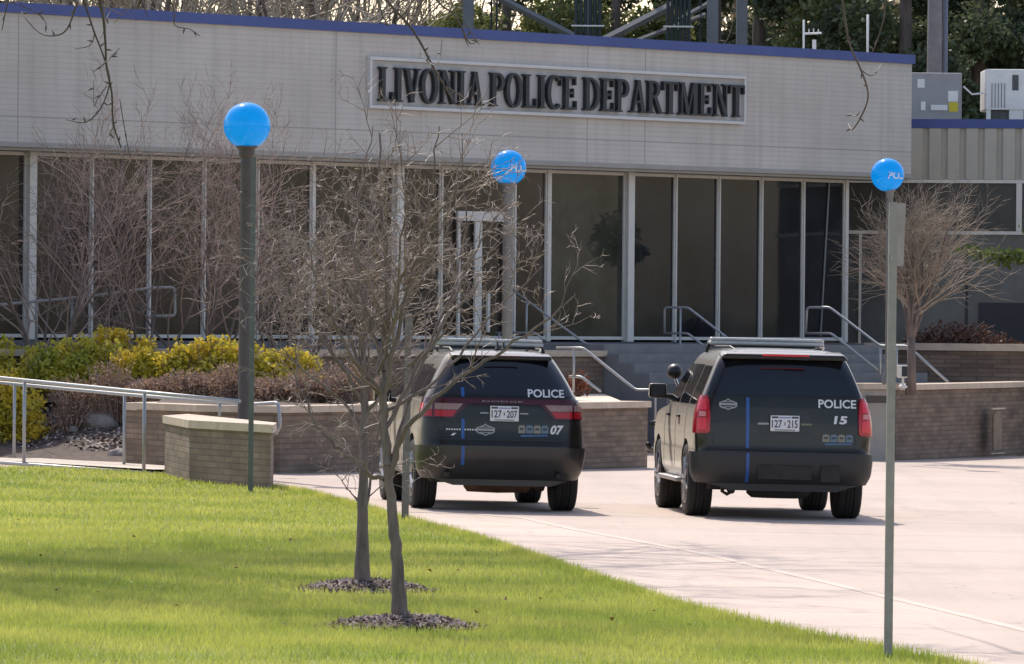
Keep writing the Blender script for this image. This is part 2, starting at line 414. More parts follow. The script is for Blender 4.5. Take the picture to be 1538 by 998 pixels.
# --- the two young trees in front
def young_tree(base, trunk_px, D, limbs_px, seedn, label, cfg, top_limbs, tr):
    sd_ = random.Random(seedn)
    root = empty('young_tree', base); tag(root, label, 'tree', 'young bare trees on the lawn')
    inv = -Vector(base)
    pts = [at(x_, y_, D) for x_, y_ in trunk_px]
    pts[0] = Vector(base) + Vector((0, 0, -.03)); n_ = len(pts)
    rr = [tr*(1.35 if i == 0 else 1-.65*i/(n_-1)) for i in range(n_)]
    mb = MB()
    fine = []; fr = []
    for i in range(n_-1):
        for j in range(5):
            t = j/5; fine.append(pts[i].lerp(pts[i+1], t)+Vector((sd_.gauss(0, .004), sd_.gauss(0, .004), 0))); fr.append(rr[i]+(rr[i+1]-rr[i])*t)
    fine.append(pts[-1]); fr.append(rr[-1])
    mb.tube([p+inv for p in fine], fr, 12)
    limbs_px = [(a_, b_, c_, d_*1.2) for a_, b_, c_, d_ in limbs_px]
    mb.build('trunk', M_bark, root, True)
    paths = []
    for poly, dy0, dy1, r0 in limbs_px:
        P = []; m_ = len(poly)
        for i, (x_, y_) in enumerate(poly): P.append(at(x_, y_, D + dy0 + (dy1-dy0)*i/(m_-1)))
        # resample with slight wobble
        F = []; 
        for i in range(m_-1):
            for j in range(4): F.append(P[i].lerp(P[i+1], j/4)+Vector((sd_.gauss(0, .008), sd_.gauss(0, .008), sd_.gauss(0, .006))))
        F.append(P[-1]); K = len(F)-1
        rs = [r0*(1-.8*i/K) for i in range(K+1)]
        paths.append((F, rs, 0))
        tot = sum((F[i+1]-F[i]).length for i in range(K))
        nb = int(tot*cfg['per_m'])
        for j in range(nb):
            t = .12+.88*(j+sd_.random())/nb; i = min(K-1, int(t*K)); b = F[i].lerp(F[i+1], t*K-i); ax = (F[i+1]-F[i]).normalized()
            if b.z > 3.05 and sd_.random() < .65: continue
            if b.z < 2.2 and b.x > -.80 and sd_.random() < .75: continue
            if b.z < 1.75 and sd_.random() < .45: continue
            u, w2 = perp(ax); a_ = sd_.uniform(0, 2*PI); ang = R(sd_.uniform(30, 65))
            nd = (ax*math.cos(ang)+(u*math.cos(a_)+w2*math.sin(a_))*math.sin(ang)+Vector((0, 0, .15))).normalized()
            grow(paths, b, nd, sd_.uniform(.35, .85)*(1.2-.6*t)*cfg['scale'], max(rs[i]*.5, .004), 1, cfg, sd_)
    paths = [([p+inv for p in a], b, c) for a, b, c in paths]
    limbs = [p for p in paths if p[2] == 0]; tw = [p for p in paths if p[2] > 0]
    paths_mesh('limbs', limbs, M_bark, root); paths_mesh('twigs', [p for p in tw if p[2] < 3], M_twig, root); paths_mesh('twig_tips', [p for p in tw if p[2] >= 3], mat('pale_twig_tip', (.36, .28, .245), .5, .3, 6), root)
    return root
CFG = dict(seg=[.2, .12, .08, .05, .05], wob=.20, up=[.05, .07, .05, .03, .02], levels=4, n=[6, 4, 3, 1], t0=[.2, .15, .15, .2],
           ang=(28, 60), len=(.42, .68), rmin=.0030, per_m=6.5, scale=1.05)
bA = gat(603, 945, LZ); DA = bA.y
bB = gat(545, 890, LZ); DB = bB.y
limbsA = [
    ([(586, 715), (600, 660), (612, 640), (650, 600), (700, 560), (760, 525), (815, 485), (862, 445)], 0, -.5, .020),
    ([(584, 700), (576, 640), (575, 580), (580, 480), (578, 380), (572, 300), (570, 200)], 0, .2, .026),
    ([(578, 720), (560, 715), (535, 697), (505, 670), (475, 640), (455, 595), (440, 560)], 0, .3, .016),
    ([(575, 600), (590, 530), (610, 440), (635, 360), (650, 260), (660, 190)], 0, -.4, .016),
    ([(578, 560), (560, 500), (540, 430), (530, 350), (545, 270), (560, 190)], 0, .5, .014),
    ([(580, 640), (625, 560), (670, 480), (700, 400), (730, 350), (745, 325)], 0, .3, .014),
    ([(590, 690), (612, 610), (635, 540), (680, 440), (700, 340), (694, 200)], 0, .6, .014),
    ([(575, 590), (530, 540), (500, 480), (470, 400), (450, 330)], 0, -.5, .012),
    ([(576, 620), (640, 585), (700, 520), (760, 450), (815, 400)], 0, .7, .012),
    ([(578, 500), (600, 420), (640, 340), (680, 300), (705, 250)], 0, -.7, .011),
    ([(570, 560), (595, 470), (600, 380), (612, 300), (598, 220)], 0, -.9, .012),
    ]
limbsB = [
    ([(547, 700), (548, 600), (545, 520), (552, 430), (560, 330), (555, 260)], 0, .2, .026),
    ([(547, 610), (520, 560), (485, 510), (450, 460), (425, 420), (395, 390)], 0, -.4, .016),
    ([(547, 640), (500, 590), (460, 560), (430, 530), (390, 500)], 0, .5, .012),
    ([(549, 590), (580, 520), (600, 460), (640, 400), (680, 330)], 0, .5, .014),
    ([(549, 620), (600, 560), (650, 520), (700, 450), (740, 400)], 0, -.6, .014),
    ([(546, 560), (510, 470), (500, 380), (480, 300)], 0, .3, .012),
    ([(546, 760), (535, 748), (520, 735), (512, 715)], 0, .1, .007),
    ([(549, 780), (558, 720), (566, 650), (570, 580), (600, 490)], 0, .4, .011),
    ([(547, 540), (530, 440), (540, 340), (520, 280)], 0, -.3, .011),
    ([(547, 600), (575, 540), (620, 500), (660, 470), (720, 430)], 0, .9, .010),
    ([(546, 580), (505, 540), (470, 460), (440, 400), (420, 350)], 0, .8, .010),
]
young_tree(bA, [(603, 945), (597, 860), (591, 790), (584, 715), (577, 640), (576, 560)], DA, limbsA, 11,
           'slender bare young tree on the lawn, the nearer one, its trunk leaning slightly left', CFG, None, .050)
young_tree(bB, [(545, 890), (544, 800), (546, 720), (548, 620), (547, 540)], DB, limbsB, 23,
           'bare young tree with straight grey trunk standing just behind the leaning tree', CFG, None, .054)

# mulch rings
M_mulch = mat('bark_mulch', (.14, .095, .078), .9, .5, 40, .8, 90)
M_chip = mat('pale_mulch_chips', (.30, .235, .215), .85, .5, 25)
def mulch_ring(c, rx, seed, label):
    s_ = random.Random(seed); vs = []; fs = []; nr, na = 8, 40
    ph = [s_.uniform(0, 6.28) for _ in range(3)]
    def rad(a): return rx*(1+.10*math.sin(2*a+ph[0])+.06*math.sin(5*a+ph[1])+.04*math.sin(9*a+ph[2]))
    def hh(t): return .085*(1-t**2)+.012
    for i in range(nr+1):
        t = i/nr
        for k in range(na):
            a = 2*PI*k/na; r_ = rad(a)*t; vs.append((r_*math.cos(a), r_*math.sin(a), hh(t)+s_.gauss(0, .006)-(0.04 if i == nr else 0)))
    for i in range(nr):
        for k in range(na): fs.append((i*na+k, i*na+(k+1) % na, (i+1)*na+(k+1) % na, (i+1)*na+k))
    fs = [tuple(reversed(f)) for f in fs]
    root = empty('mulch_ring', c); tag(root, label, 'mulch')
    mesh_obj('mound', vs, fs, M_mulch, root)
    mb = MB()
    for _ in range(1500):
        a = s_.uniform(0, 2*PI); t = math.sqrt(s_.random())*1.06; r_ = rad(a)*t
        p = Vector((r_*math.cos(a), r_*math.sin(a), hh(min(1, t))+.006)); L_ = s_.uniform(.012, .035); w3 = s_.uniform(.004, .010)
        d = Vector((s_.gauss(0, 1), s_.gauss(0, 1), s_.gauss(0, .5))).normalized(); u, v_ = perp(d)
        mb.add([p-d*L_-u*w3, p-d*L_+u*w3, p+d*L_+u*w3+v_*.006, p+d*L_-u*w3+v_*.006], [(0, 1, 2, 3)])
    ch = mb.build('bark_chips', M_chip, root); ch['kind'] = 'stuff'
    return root
mulch_ring((bA.x, bA.y, gz(bA.x)+LZ), .50, 1, 'ring of dark bark mulch around the foot of the nearer leaning tree')
mulch_ring((bB.x, bB.y+.1, gz(bB.x)+LZ), .52, 2, 'ring of dark bark mulch around the foot of the farther straight tree')

# ------------------------------------------------------------------ big tree whose limbs hang over the lawn
def overhanging_tree():
    s_ = random.Random(5); base = Vector((-7.6, 62, gz(-7.6)+LZ))
    root = empty('overhanging_tree', base); tag(root, 'big bare tree whose thin drooping twigs hang into the top of the picture', 'tree')
    inv = -base
    mb = MB()
    mb.tube([(0, 0, -.1), (.02, 0, .5), (.1, 0, 2.5), (.2, .1, 5), (.25, .1, 7.5), (.4, .2, 10), (.5, .3, 13)], [.42, .3, .26, .23, .18, .11, .03], 14)
    mb.build('trunk', M_bark, root, True)
    cfg = dict(seg=[.5, .3, .15, .1, .08], wob=.12, up=[.02, .0, -.02, .02, .02], levels=3, n=[9, 7, 4], t0=[.2, .15, .15], ang=(30, 65), len=(.35, .55), rmin=.006)
    paths = []
    T = lambda zz: base + Vector((.2, .1, zz))
    limbs = [
        [T(6.2), Vector((-6.4, 59, 7.2)), Vector((-4.6, 56, 7.4)), Vector((-2.6, 53.5, 7.0)), Vector((-.5, 52, 6.8)), Vector((1.6, 51.5, 6.5)), Vector((3.2, 51.5, 6.1))],
        [T(7.0), Vector((-6.2, 64, 8.5)), Vector((-4.5, 66, 9.6)), Vector((-2.5, 68, 10.2)), Vector((0, 70, 10.6))],
        [T(7.6), Vector((-6.5, 60, 9)), Vector((-5, 58, 10)), Vector((-3, 57, 10.8)), Vector((-1, 57, 11))],
        [T(5.6), Vector((-6.8, 60.5, 6.4)), Vector((-5.8, 59, 6.7)), Vector((-4.9, 57, 6.4)), Vector((-3.9, 56, 6.0)), Vector((-3.2, 55.5, 5.6))],
        [T(8.4), Vector((-7.6, 66, 9.8)), Vector((-7.8, 69, 11))],
        [T(8.6), Vector((-9.4, 61, 10)), Vector((-11, 60, 11))],
        [T(9.5), Vector((-6.6, 65, 11.5)), Vector((-5.4, 67, 13))],
        [T(6.6), Vector((-7.4, 57, 8)), Vector((-7.0, 53, 9)), Vector((-6, 50, 9.4))],
    ]
    for k in range(15):
        z_ = s_.uniform(6.8, 9.5); tx_ = s_.uniform(-6.5, .5); ty_ = s_.uniform(56, 78); tz_ = s_.uniform(7.6, 9.5); a0 = T(z_); b0 = Vector((tx_, ty_, tz_))
        limbs.append([a0, a0.lerp(b0, .33)+Vector((0, 0, .7)), a0.lerp(b0, .66)+Vector((s_.gauss(0, .4), s_.gauss(0, .4), .8)), b0])
    for P in limbs:
        F = []; r0 = .09 if P is not limbs[3] else .05
        for i in range(len(P)-1):
            for j in range(4): F.append(P[i].lerp(P[i+1], j/4)+Vector((s_.gauss(0, .03), s_.gauss(0, .03), s_.gauss(0, .03))))
        F.append(P[-1]); K = len(F)-1; rs = [r0*(1-.82*i/K) for i in range(K+1)]
        paths.append((F, rs, 0))
        nb = int(sum((F[i+1]-F[i]).length for i in range(K))*3.6)
        for j in range(nb):
            t = .15+.85*(j+s_.random())/nb; i = min(K-1, int(t*K)); b = F[i].lerp(F[i+1], t*K-i); ax = (F[i+1]-F[i]).normalized()
            a_ = s_.uniform(0, 2*PI); u, w2 = perp(ax)
            nd = (ax*.6+(u*math.cos(a_)+w2*math.sin(a_))*.8+Vector((0, 0, .55))).normalized()
            grow(paths, b, nd, s_.uniform(.8, 1.9), max(rs[i]*.4, .012), 1, cfg, s_)
    # drooping twigs that reach into the picture
    D = 54.0
    hang = [
        ([(60, -150), (120, -60), (150, 0), (158, 60), (160, 100), (168, 140), (170, 185), (182, 222)], .012),
        ([(80, -120), (110, -40), (128, 8), (142, 50), (150, 70), (162, 105), (164, 130), (150, 165), (128, 184), (100, 180)], .009),
        ([(142, 50), (136, 68), (112, 74)], .005),
        ([(158, 95), (172, 80), (180, 72)], .006), ([(158, 95), (140, 108)], .005), ([(148, 5), (157, 30), (166, 16)], .006),
        ([(160, 130), (146, 150), (141, 160), (141, 120)], .004),
        ([(170, 190), (163, 205), (158, 196)], .004),
        ([(-40, -70), (0, -30), (40, -10), (110, 0), (112, 15), (100, 45), (82, 54), (60, 50), (40, 30), (32, 18)], .009),
        ([(30, -80), (20, -20), (10, 10), (6, 30), (3, 46)], .007), ([(0, 3), (14, 4), (26, 1)], .010),
        ([(30, 8), (52, 18), (66, 30), (70, 42)], .005),
        ([(150, -60), (205, -10), (222, 26)], .006), ([(225, -60), (260, 10), (262, 38), (285, 44), (300, 54)], .006),
        ([(180, 150), (195, 235), (210, 262), (222, 275), (228, 250)], .004), ([(210, 262), (240, 262), (262, 272)], .004),
        ([(520, -90), (580, 0), (612, 35), (632, 65), (650, 100), (668, 130), (680, 150)], .012),
        ([(650, 100), (660, 90), (664, 60)], .005), ([(650, 98), (636, 88), (630, 78)], .005), ([(668, 130), (690, 142), (700, 150), (706, 132)], .007),
        ([(560, -80), (570, 8), (584, 38), (586, 12)], .007), ([(600, -80), (655, 0), (680, 20), (695, 45), (706, 66), (720, 60)], .009),
        ([(695, 45), (700, 62), (704, 70)], .006), ([(695, 30), (712, 55), (720, 68)], .005),
        ([(1240, -120), (1262, -20), (1274, 60), (1290, 98), (1302, 130), (1303, 152), (1292, 178), (1280, 195), (1274, 186)], .010),
        ([(1292, 104), (1306, 114), (1318, 108), (1323, 97)], .006), ([(1292, 176), (1282, 174), (1275, 170)], .004),
        ([(1322, -60), (1330, 10), (1318, 60), (1310, 78)], .006),
        ([(1090, -60), (1104, 6), (1096, 50), (1088, 66)], .006),
    ]
    hp = []
    for poly, r0 in hang:
        P = [at(x_, y_, D+ .15*i) for i, (x_, y_) in enumerate(poly)]
        F = []
        for i in range(len(P)-1):
            for j in range(3):
                t = j/3; p0 = P[max(0, i-1)]; p1 = P[i]; p2 = P[i+1]; p3 = P[min(len(P)-1, i+2)]
                F.append(.5*((2*p1)+(p2-p0)*t+(2*p0-5*p1+4*p2-p3)*t*t+(3*p1-p0-3*p2+p3)*t**3))
        F.append(P[-1]); K = len(F)-1
        hp.append((F, [r0*(1-.45*i/K) for i in range(K+1)], 1))
        # connect to the limb above
        if poly[0][1] < -50:
            a = P[0]; cand = min((p for L_ in limbs[:4] for p in L_), key=lambda q: (q-a).length)
            hp.append(([cand, cand.lerp(a, .5)+Vector((0, 0, .15)), a], [.02, .014, r0], 1))
        # buds along the twig
        for i in range(2, K, 2):
            if s_.random() < .6:
                d = Vector((s_.gauss(0, 1), s_.gauss(0, .6), s_.gauss(0, 1))).normalized()
                hp.append(([F[i], F[i]+d*.02, F[i]+d*.05], [.004, .008, .002], 2))
    paths = [([p+inv for p in a], b, c) for a, b, c in paths]
    hp = [([p+inv for p in a], b, c) for a, b, c in hp]
    paths_mesh('limbs', [p for p in paths if p[2] == 0], M_bark, root); paths_mesh('twigs', [p for p in paths if p[2] > 0], M_twig, root)
    paths_mesh('hanging_twigs', hp, mat('dark_twig', (.07, .055, .05), .55, .3, 12), root, sides=(8, 7, 5, 4, 3, 3))
overhanging_tree()

# ------------------------------------------------------------------ building
P0 = at(0, 400, 105.0); P1 = at(1367, 400, 123.3)
P0 = Vector((P0.x, P0.y, 0)); P1 = Vector((P1.x, P1.y, 0))
AX = (P1-P0).normalized(); INW = Vector((-AX.y, AX.x, 0)); OUT = -INW
FROT = math.atan2(AX.y, AX.x)
def fs_(px, o=0.0):
    """distance along the facade line (pushed outward by o) seen at picture column px"""
    b = P0 + OUT*o; r_, _ = ray(px, 400)
    return (r_*b.y - b.x)/(AX.x - r_*AX.y)
def fz(px, py, o=0.0):
    b = P0 + OUT*o + AX*fs_(px, o); return at(px, py, b.y).z
S_END = fs_(1367)
ZT = fz(1367, 84); ZT0 = fz(0, 5); ZB = (fz(50, 223)+fz(1367, 267))/2
print('roof z', ZT, ZT0, 'fascia bottom', ZB, 'len', S_END, 'glass bottom', fz(930, 512, -.5), fz(480, 508, -.5), fz(1250, 506, -.5))
ZT = (ZT+ZT0)/2
ZF = 1.80
bld = empty('police_building', P0, (0, 0, FROT))
tag(bld, 'long low grey public building with blue roof edge, glass front and raised name panel', 'building')
def siding_extra(nt, b, out):
    N = nt.nodes; L = nt.links
    sp = N.new('ShaderNodeSeparateXYZ'); L.new(out, sp.inputs[0])
    ml = N.new('ShaderNodeMath'); ml.operation = 'MULTIPLY'; ml.inputs[1].default_value = 1/0.085; L.new(sp.outputs['Z'], ml.inputs[0])
    fr = N.new('ShaderNodeMath'); fr.operation = 'FRACT'; L.new(ml.outputs[0], fr.inputs[0])
    gt = N.new('ShaderNodeMath'); gt.operation = 'LESS_THAN'; gt.inputs[1].default_value = .14; L.new(fr.outputs[0], gt.inputs[0])
    n = N.new('ShaderNodeTexNoise'); n.inputs['Scale'].default_value = .5; n.inputs['Detail'].default_value = 7; n.inputs['Roughness'].default_value = .65
    mp = N.new('ShaderNodeMapping'); mp.inputs['Scale'].default_value = (1, 1, 2.2); L.new(out, mp.inputs[0]); L.new(mp.outputs[0], n.inputs['Vector'])
    r = N.new('ShaderNodeValToRGB'); r.color_ramp.elements[0].position = .3; r.color_ramp.elements[1].position = .7
    r.color_ramp.elements[0].color = (.49, .45, .405, 1); r.color_ramp.elements[1].color = (.60, .56, .51, 1); L.new(n.outputs[0], r.inputs[0])
    mx = N.new('ShaderNodeMix'); mx.data_type = 'RGBA'; L.new(r.outputs[0], mx.inputs[6]); mx.inputs[7].default_value = (.36, .33, .30, 1)
    m3 = N.new('ShaderNodeMath'); m3.operation = 'MULTIPLY'; m3.inputs[1].default_value = .45; L.new(gt.outputs[0], m3.inputs[0])
    L.new(m3.outputs[0], mx.inputs[0])
    ns = N.new('ShaderNodeTexNoise'); ns.inputs['Scale'].default_value = 3.0; ns.inputs['Detail'].default_value = 6
    mp2 = N.new('ShaderNodeMapping'); mp2.inputs['Scale'].default_value = (1.6, 1, .10); L.new(out, mp2.inputs[0]); L.new(mp2.outputs[0], ns.inputs['Vector'])
    r2 = N.new('ShaderNodeMapRange'); r2.inputs[1].default_value = .48; r2.inputs[2].default_value = .75; r2.inputs[3].default_value = 1.0; r2.inputs[4].default_value = .84; L.new(ns.outputs['Fac'], r2.inputs[0])
    sv = N.new('ShaderNodeVectorMath'); sv.operation = 'SCALE'; L.new(mx.outputs[2], sv.inputs[0]); L.new(r2.outputs[0], sv.inputs['Scale'])
    L.new(sv.outputs[0], b.inputs['Base Color'])
M_siding = mat('grey_siding', (.42, .40, .37), .7, extra=siding_extra)
M_blue = mat('blue_coping_paint', (.055, .085, .27), .5, .12, 1.2)
M_wingsid = mat('wing_siding', (.46, .43, .37), .7, .08, 2)
M_soffit = mat('soffit_panel', (.36, .34, .31), .8, .08, 2)
mb = MB()
mb.box(-9, S_END, 0, .5, ZB, ZT-.02); mb.build('fascia', M_siding, bld)
mb = MB(); mb.box(-9.03, S_END+.04, -.05, .46, ZT-.145, ZT+.02); mb.build('roof_coping', M_blue, bld)
mb = MB(); mb.box(-9, S_END-.01, .5, 16, ZT-.5, ZT-.25); mb.build('roof', mat('roof_gravel', (.22, .21, .20), .9, .2, 3), bld)
mb = MB(); mb.box(-8.9, S_END-.02, .05, .95, ZB-.05, ZB-.003); mb.build('soffit', M_soffit, bld)
mb = MB(); mb.box(-9, S_END, -.025, -.003, ZB, ZB+.075); mb.build('fascia_trim', M_soffit, bld)
# panel seams (vertical joints)
mb = MB()
for px in (25, 502, 967, 880): 
    s_ = fs_(px); mb.box(s_-.008, s_+.008, -.004, 0.01, ZB+.08, ZT-.15)
mb.build('fascia_seam', mat('seam_dark', (.36, .34, .32), .8), bld)
mb = MB(); mb.box(-9, S_END-.003, -.0035, .01, ZB+.46, ZB+.475); mb.build('fascia_joint', MATS['seam_dark'], bld)
# glass front recessed beneath the fascia
GO = .55
def gs(px): return fs_(px, -GO)
mb = MB(); mb.box(-9, fs_(1268, -GO)+.1, 1.2, 1.4, 0.0, ZB-.06); mb.build('inner_wall', mat('dark_interior', (.03, .029, .028), .9), bld)
pil = [(41, .16), (593, .17), (821, .10), (467, .08), (940, .17), (1268, .09)]
thin = [135, 222, 304, 384, 660, 770, 1012, 1077, 1141, 1204]
fr = []
for px, w_ in pil: fr.append((gs(px), w_))
for px in thin: fr.append((gs(px), .035))
for s_ in (-2.2, -3.5, -4.8, -6.1, -7.4): fr.append((s_, .04))
fr.sort()
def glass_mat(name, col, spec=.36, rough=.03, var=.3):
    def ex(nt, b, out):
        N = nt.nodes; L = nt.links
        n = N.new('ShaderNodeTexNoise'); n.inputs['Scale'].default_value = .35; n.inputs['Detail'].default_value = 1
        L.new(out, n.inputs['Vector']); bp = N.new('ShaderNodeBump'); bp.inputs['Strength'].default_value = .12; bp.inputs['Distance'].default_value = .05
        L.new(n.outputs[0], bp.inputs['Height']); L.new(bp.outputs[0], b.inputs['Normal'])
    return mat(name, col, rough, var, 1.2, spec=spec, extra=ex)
GLS = [glass_mat('dark_glass_a', (.044, .034, .029), var=.5), glass_mat('dark_glass_b', (.017, .018, .022), var=.45), glass_mat('dark_glass_c', (.045, .044, .035), var=.6)]  # reflections and haze put into the pane colour as tints and blotches
for i, (s_, w_) in enumerate(fr):
    dpt = .12 if w_ > .1 else .06
    f = MB().box(s_-w_/2, s_+w_/2, GO-dpt, GO+.03, ZF-.05, ZB-.05).build('window_post', M_white, bld)
    if i < len(fr)-1:
        s2, w2 = fr[i+1]
        a_, b_ = s_+w_/2, s2-w2/2
        win = MB()
        X_ = [a_+.001, b_-.001, a_+.02, b_-.02]; Z_ = [ZF-.02, ZB-.055, ZF+.035, ZB-.11]
        vv = []
        for yy in (GO-.03, GO+.025):
            vv += [(X_[0], yy, Z_[0]), (X_[1], yy, Z_[0]), (X_[1], yy, Z_[1]), (X_[0], yy, Z_[1]), (X_[2], yy, Z_[2]), (X_[3], yy, Z_[2]), (X_[3], yy, Z_[3]), (X_[2], yy, Z_[3])]
        ff = []
        for k in range(4):
            k2 = (k+1) % 4; ff += [(k, k2, 4+k2, 4+k), (8+k2, 8+k, 12+k, 12+k2), (k2, k, 8+k, 8+k2), (4+k, 4+k2, 12+k2, 12+k)]
        win.add(vv, ff)
        wf = win.build('window', M_white, bld)
        px_mid = (a_+b_)/2
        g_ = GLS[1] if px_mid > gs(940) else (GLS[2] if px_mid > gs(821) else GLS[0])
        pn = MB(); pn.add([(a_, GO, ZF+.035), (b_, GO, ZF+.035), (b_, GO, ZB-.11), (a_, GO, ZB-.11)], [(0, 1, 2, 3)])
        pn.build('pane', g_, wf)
# entrance doors between the columns
d0, d1, dm = gs(683), gs(756), gs(714)
dr = MB(); zt_ = fz(715, 318, -GO); 
dr.box(d0, d1, GO-.07, GO-.035, zt_-.16, zt_)
dr.box(dm-.09, dm+.09, GO-.07, GO-.035, ZF, zt_-.163)
for s_ in (d0+.03, d1-.03): dr.box(s_-.03, s_+.03, GO-.075, GO-.037, ZF, zt_-.163)
dd = dr.build('entrance_door', M_white, bld)
hd = MB()
for s_ in (dm+.2,): hd.box(s_-.03, s_+.03, GO-.14, GO-.10, ZF+.1, ZF+.75); hd.box(s_-.02, s_+.02, GO-.10, GO-.03, ZF+.2, ZF+.24)
hd.build('handle', M_white, dd)
# slanting blind edge near the last bay
mb = MB(); sa = gs(1238); mb.tube([(sa-.12, GO+.0-.02, ZF+.06), (sa+.10, GO-.02, ZB-.12)], .018, 6); mb.build('blind_edge', mat('pale_blind', (.22, .22, .21), .8), bld)

# brick plinth below the glass
PO = 2.5
SLf = fs_(907, PO)
mb = MB(); mb.box(-9, SLf, -PO, GO-.05, -.2, 1.52); mb.build('plinth', M_brick2, bld)
mb = MB(); mb.box(-9, SLf+.04, -PO-.06, GO-.05, 1.523, 1.62); mb.build('plinth_cap', M_cap, bld)
mb = MB(); mb.box(-9, fs_(1268, -GO), -.05, GO-.06, 1.6235, ZF-.06); mb.build('window_sill_base', mat('dark_sill', (.12, .12, .125), .7, .1, 4), bld)

# name panel
zb0, zt0 = fz(551, 163, .05), fz(551, 84, .05); zb1, zt1 = fz(1116, 187, .05), fz(1116, 116, .05)
print('panel', zb0, zt0, zb1, zt1)
zb_, zt_ = (zb0+zb1)/2, (zt0+zt1)/2; sA, sB = fs_(551, .05), fs_(1116, .05)
sign = empty('name_sign', P0 + AX*((sA+sB)/2), (0, 0, FROT)); sign.parent = None
sign.parent = bld; sign.location = ((sA+sB)/2, 0, 0); sign.rotation_euler = (0, 0, 0)
off = -(sA+sB)/2
def sbox(x0, x1, y0, y1, z0, z1): return MB().box(x0+off, x1+off, y0, y1, z0, z1)
sbox(sA+.05, sB-.05, -.03, -.004, zb_+.05, zt_-.05).build('backing_panel', mat('panel_grey', (.44, .43, .42), .6, .08, 1.5), sign)
mb = MB(); t_ = .045
mb.box(sA+off, sB+off, -.09, -.004, zt_-.05, zt_); mb.box(sA+off, sB+off, -.09, -.004, zb_, zb_+.05)
mb.box(sA+off, sA+off+.05, -.0885, -.004, zb_+.052, zt_-.052); mb.box(sB+off-.05, sB+off, -.0885, -.004, zb_+.052, zt_-.052)
mb.build('panel_frame', mat('frame_light', (.62, .61, .60), .5, .05, 3), sign)
# serif letters, strokes as polygons in a unit cell (height 1)
def ring(cx, cy, rx, ry, tx, ty, a0, a1, n=20):
    o_ = [(cx+rx*math.cos(a0+(a1-a0)*i/n), cy+ry*math.sin(a0+(a1-a0)*i/n)) for i in range(n+1)]
    i_ = [(cx+(rx-tx)*math.cos(a0+(a1-a0)*i/n), cy+(ry-ty)*math.sin(a0+(a1-a0)*i/n)) for i in range(n+1)]
    return [[o_[k], o_[k+1], i_[k+1], i_[k]] for k in range(n)]
T, t_ = .175, .07
def rect(x0, x1, y0, y1): return [[(x0, y0), (x1, y0), (x1, y1), (x0, y1)]]
def ser(x, y): return rect(x-.16, x+.16, y-.035 if y > .5 else 0, y if y > .5 else .06)
def stem(x): return rect(x-T/2, x+T/2, 0, 1)+rect(x-.17, x+.17, 0, .05)+rect(x-.17, x+.17, .95, 1)
def quad(x0, y0, x1, y1, w_): return [[(x0-w_/2, y0), (x0+w_/2, y0), (x1+w_/2, y1), (x1-w_/2, y1)]]
LT = {
 'L': (.74, stem(.2)+rect(.2, .66, 0, t_)+rect(.60, .68, 0, .28)),
 'I': (.42, stem(.2)),
 'V': (.80, quad(.42, 0, .17, 1, T)+quad(.42, 0, .67, 1, t_)+rect(.0, .34, .95, 1)+rect(.54, .80, .95, 1)),
 'O': (.86, ring(.42, .5, .40, .52, T, t_, 0, 2*PI, 32)),
 'N': (.90, rect(.16, .24, 0, 1)+quad(.72, 0, .22, 1, T)+rect(.68, .76, 0, 1)+rect(.06, .34, 0, .05)+rect(.56, .86, .95, 1)+rect(.04, .3, .95, 1)),
 'A': (.84, quad(.16, 0, .42, 1, t_)+quad(.66, 0, .42, 1, T)+rect(.26, .58, .30, .37)+rect(.0, .28, 0, .05)+rect(.5, .84, 0, .05)),
 'P': (.76, stem(.2)+ring(.36, .72, .34, .28, T, t_, -PI/2, PI/2, 14)+rect(.25, .37, .92, 1)+rect(.25, .37, .44, .51)),
 'C': (.80, ring(.42, .5, .40, .52, T, t_, R(48), R(312), 28)+rect(.68, .74, .70, 1)),
 'E': (.74, stem(.2)+rect(.2, .64, .93, 1)+rect(.2, .66, 0, t_)+rect(.2, .54, .47, .54)+rect(.59, .65, .74, 1)+rect(.62, .69, 0, .27)+rect(.49, .55, .36, .64)),
 'D': (.86, stem(.2)+ring(.34, .5, .48, .50, T, t_, -PI/2, PI/2, 18)+rect(.25, .35, .93, 1)+rect(.25, .35, 0, .07)),
 'R': (.84, stem(.2)+ring(.36, .74, .32, .26, T, t_, -PI/2, PI/2, 14)+rect(.25, .37, .93, 1)+rect(.25, .37, .48, .55)+quad(.72, 0, .42, .52, T)+rect(.66, .86, 0, .05)),
 'T': (.80, rect(.30, .50, 0, 1)+rect(.03, .77, .92, 1)+rect(.01, .08, .72, 1)+rect(.72, .79, .72, 1)+rect(.23, .57, 0, .05)),
 'M': (1.04, rect(.14, .22, 0, 1)+quad(.5, 0, .22, 1, T)+quad(.5, 0, .80, 1, t_)+rect(.76, .95, 0, 1)+rect(.04, .32, 0, .05)+rect(.67, 1.03, 0, .05)+rect(.03, .2, .95, 1)+rect(.8, 1.02, .95, 1)),
 ' ': (.30, []),
}
TXT = 'LIVONIA POLICE DEPARTMENT'
tot = sum(LT[c][0] for c in TXT); lx0, lx1 = fs_(568, .115), fs_(1117, .115)
capz0 = fz(562, 147, .12); capz1 = fz(562, 100, .12); print('cap', capz0, capz1, fz(1110, 172, .12), fz(1110, 131, .12))
zc = (zb_+zt_)/2; LH = .56; z0_ = zc-LH/2-.02; xs_ = (lx1-lx0)/tot; cur = lx0
M_let = mat('dark_letter_metal', (.022, .023, .028), .45, .2, 5)
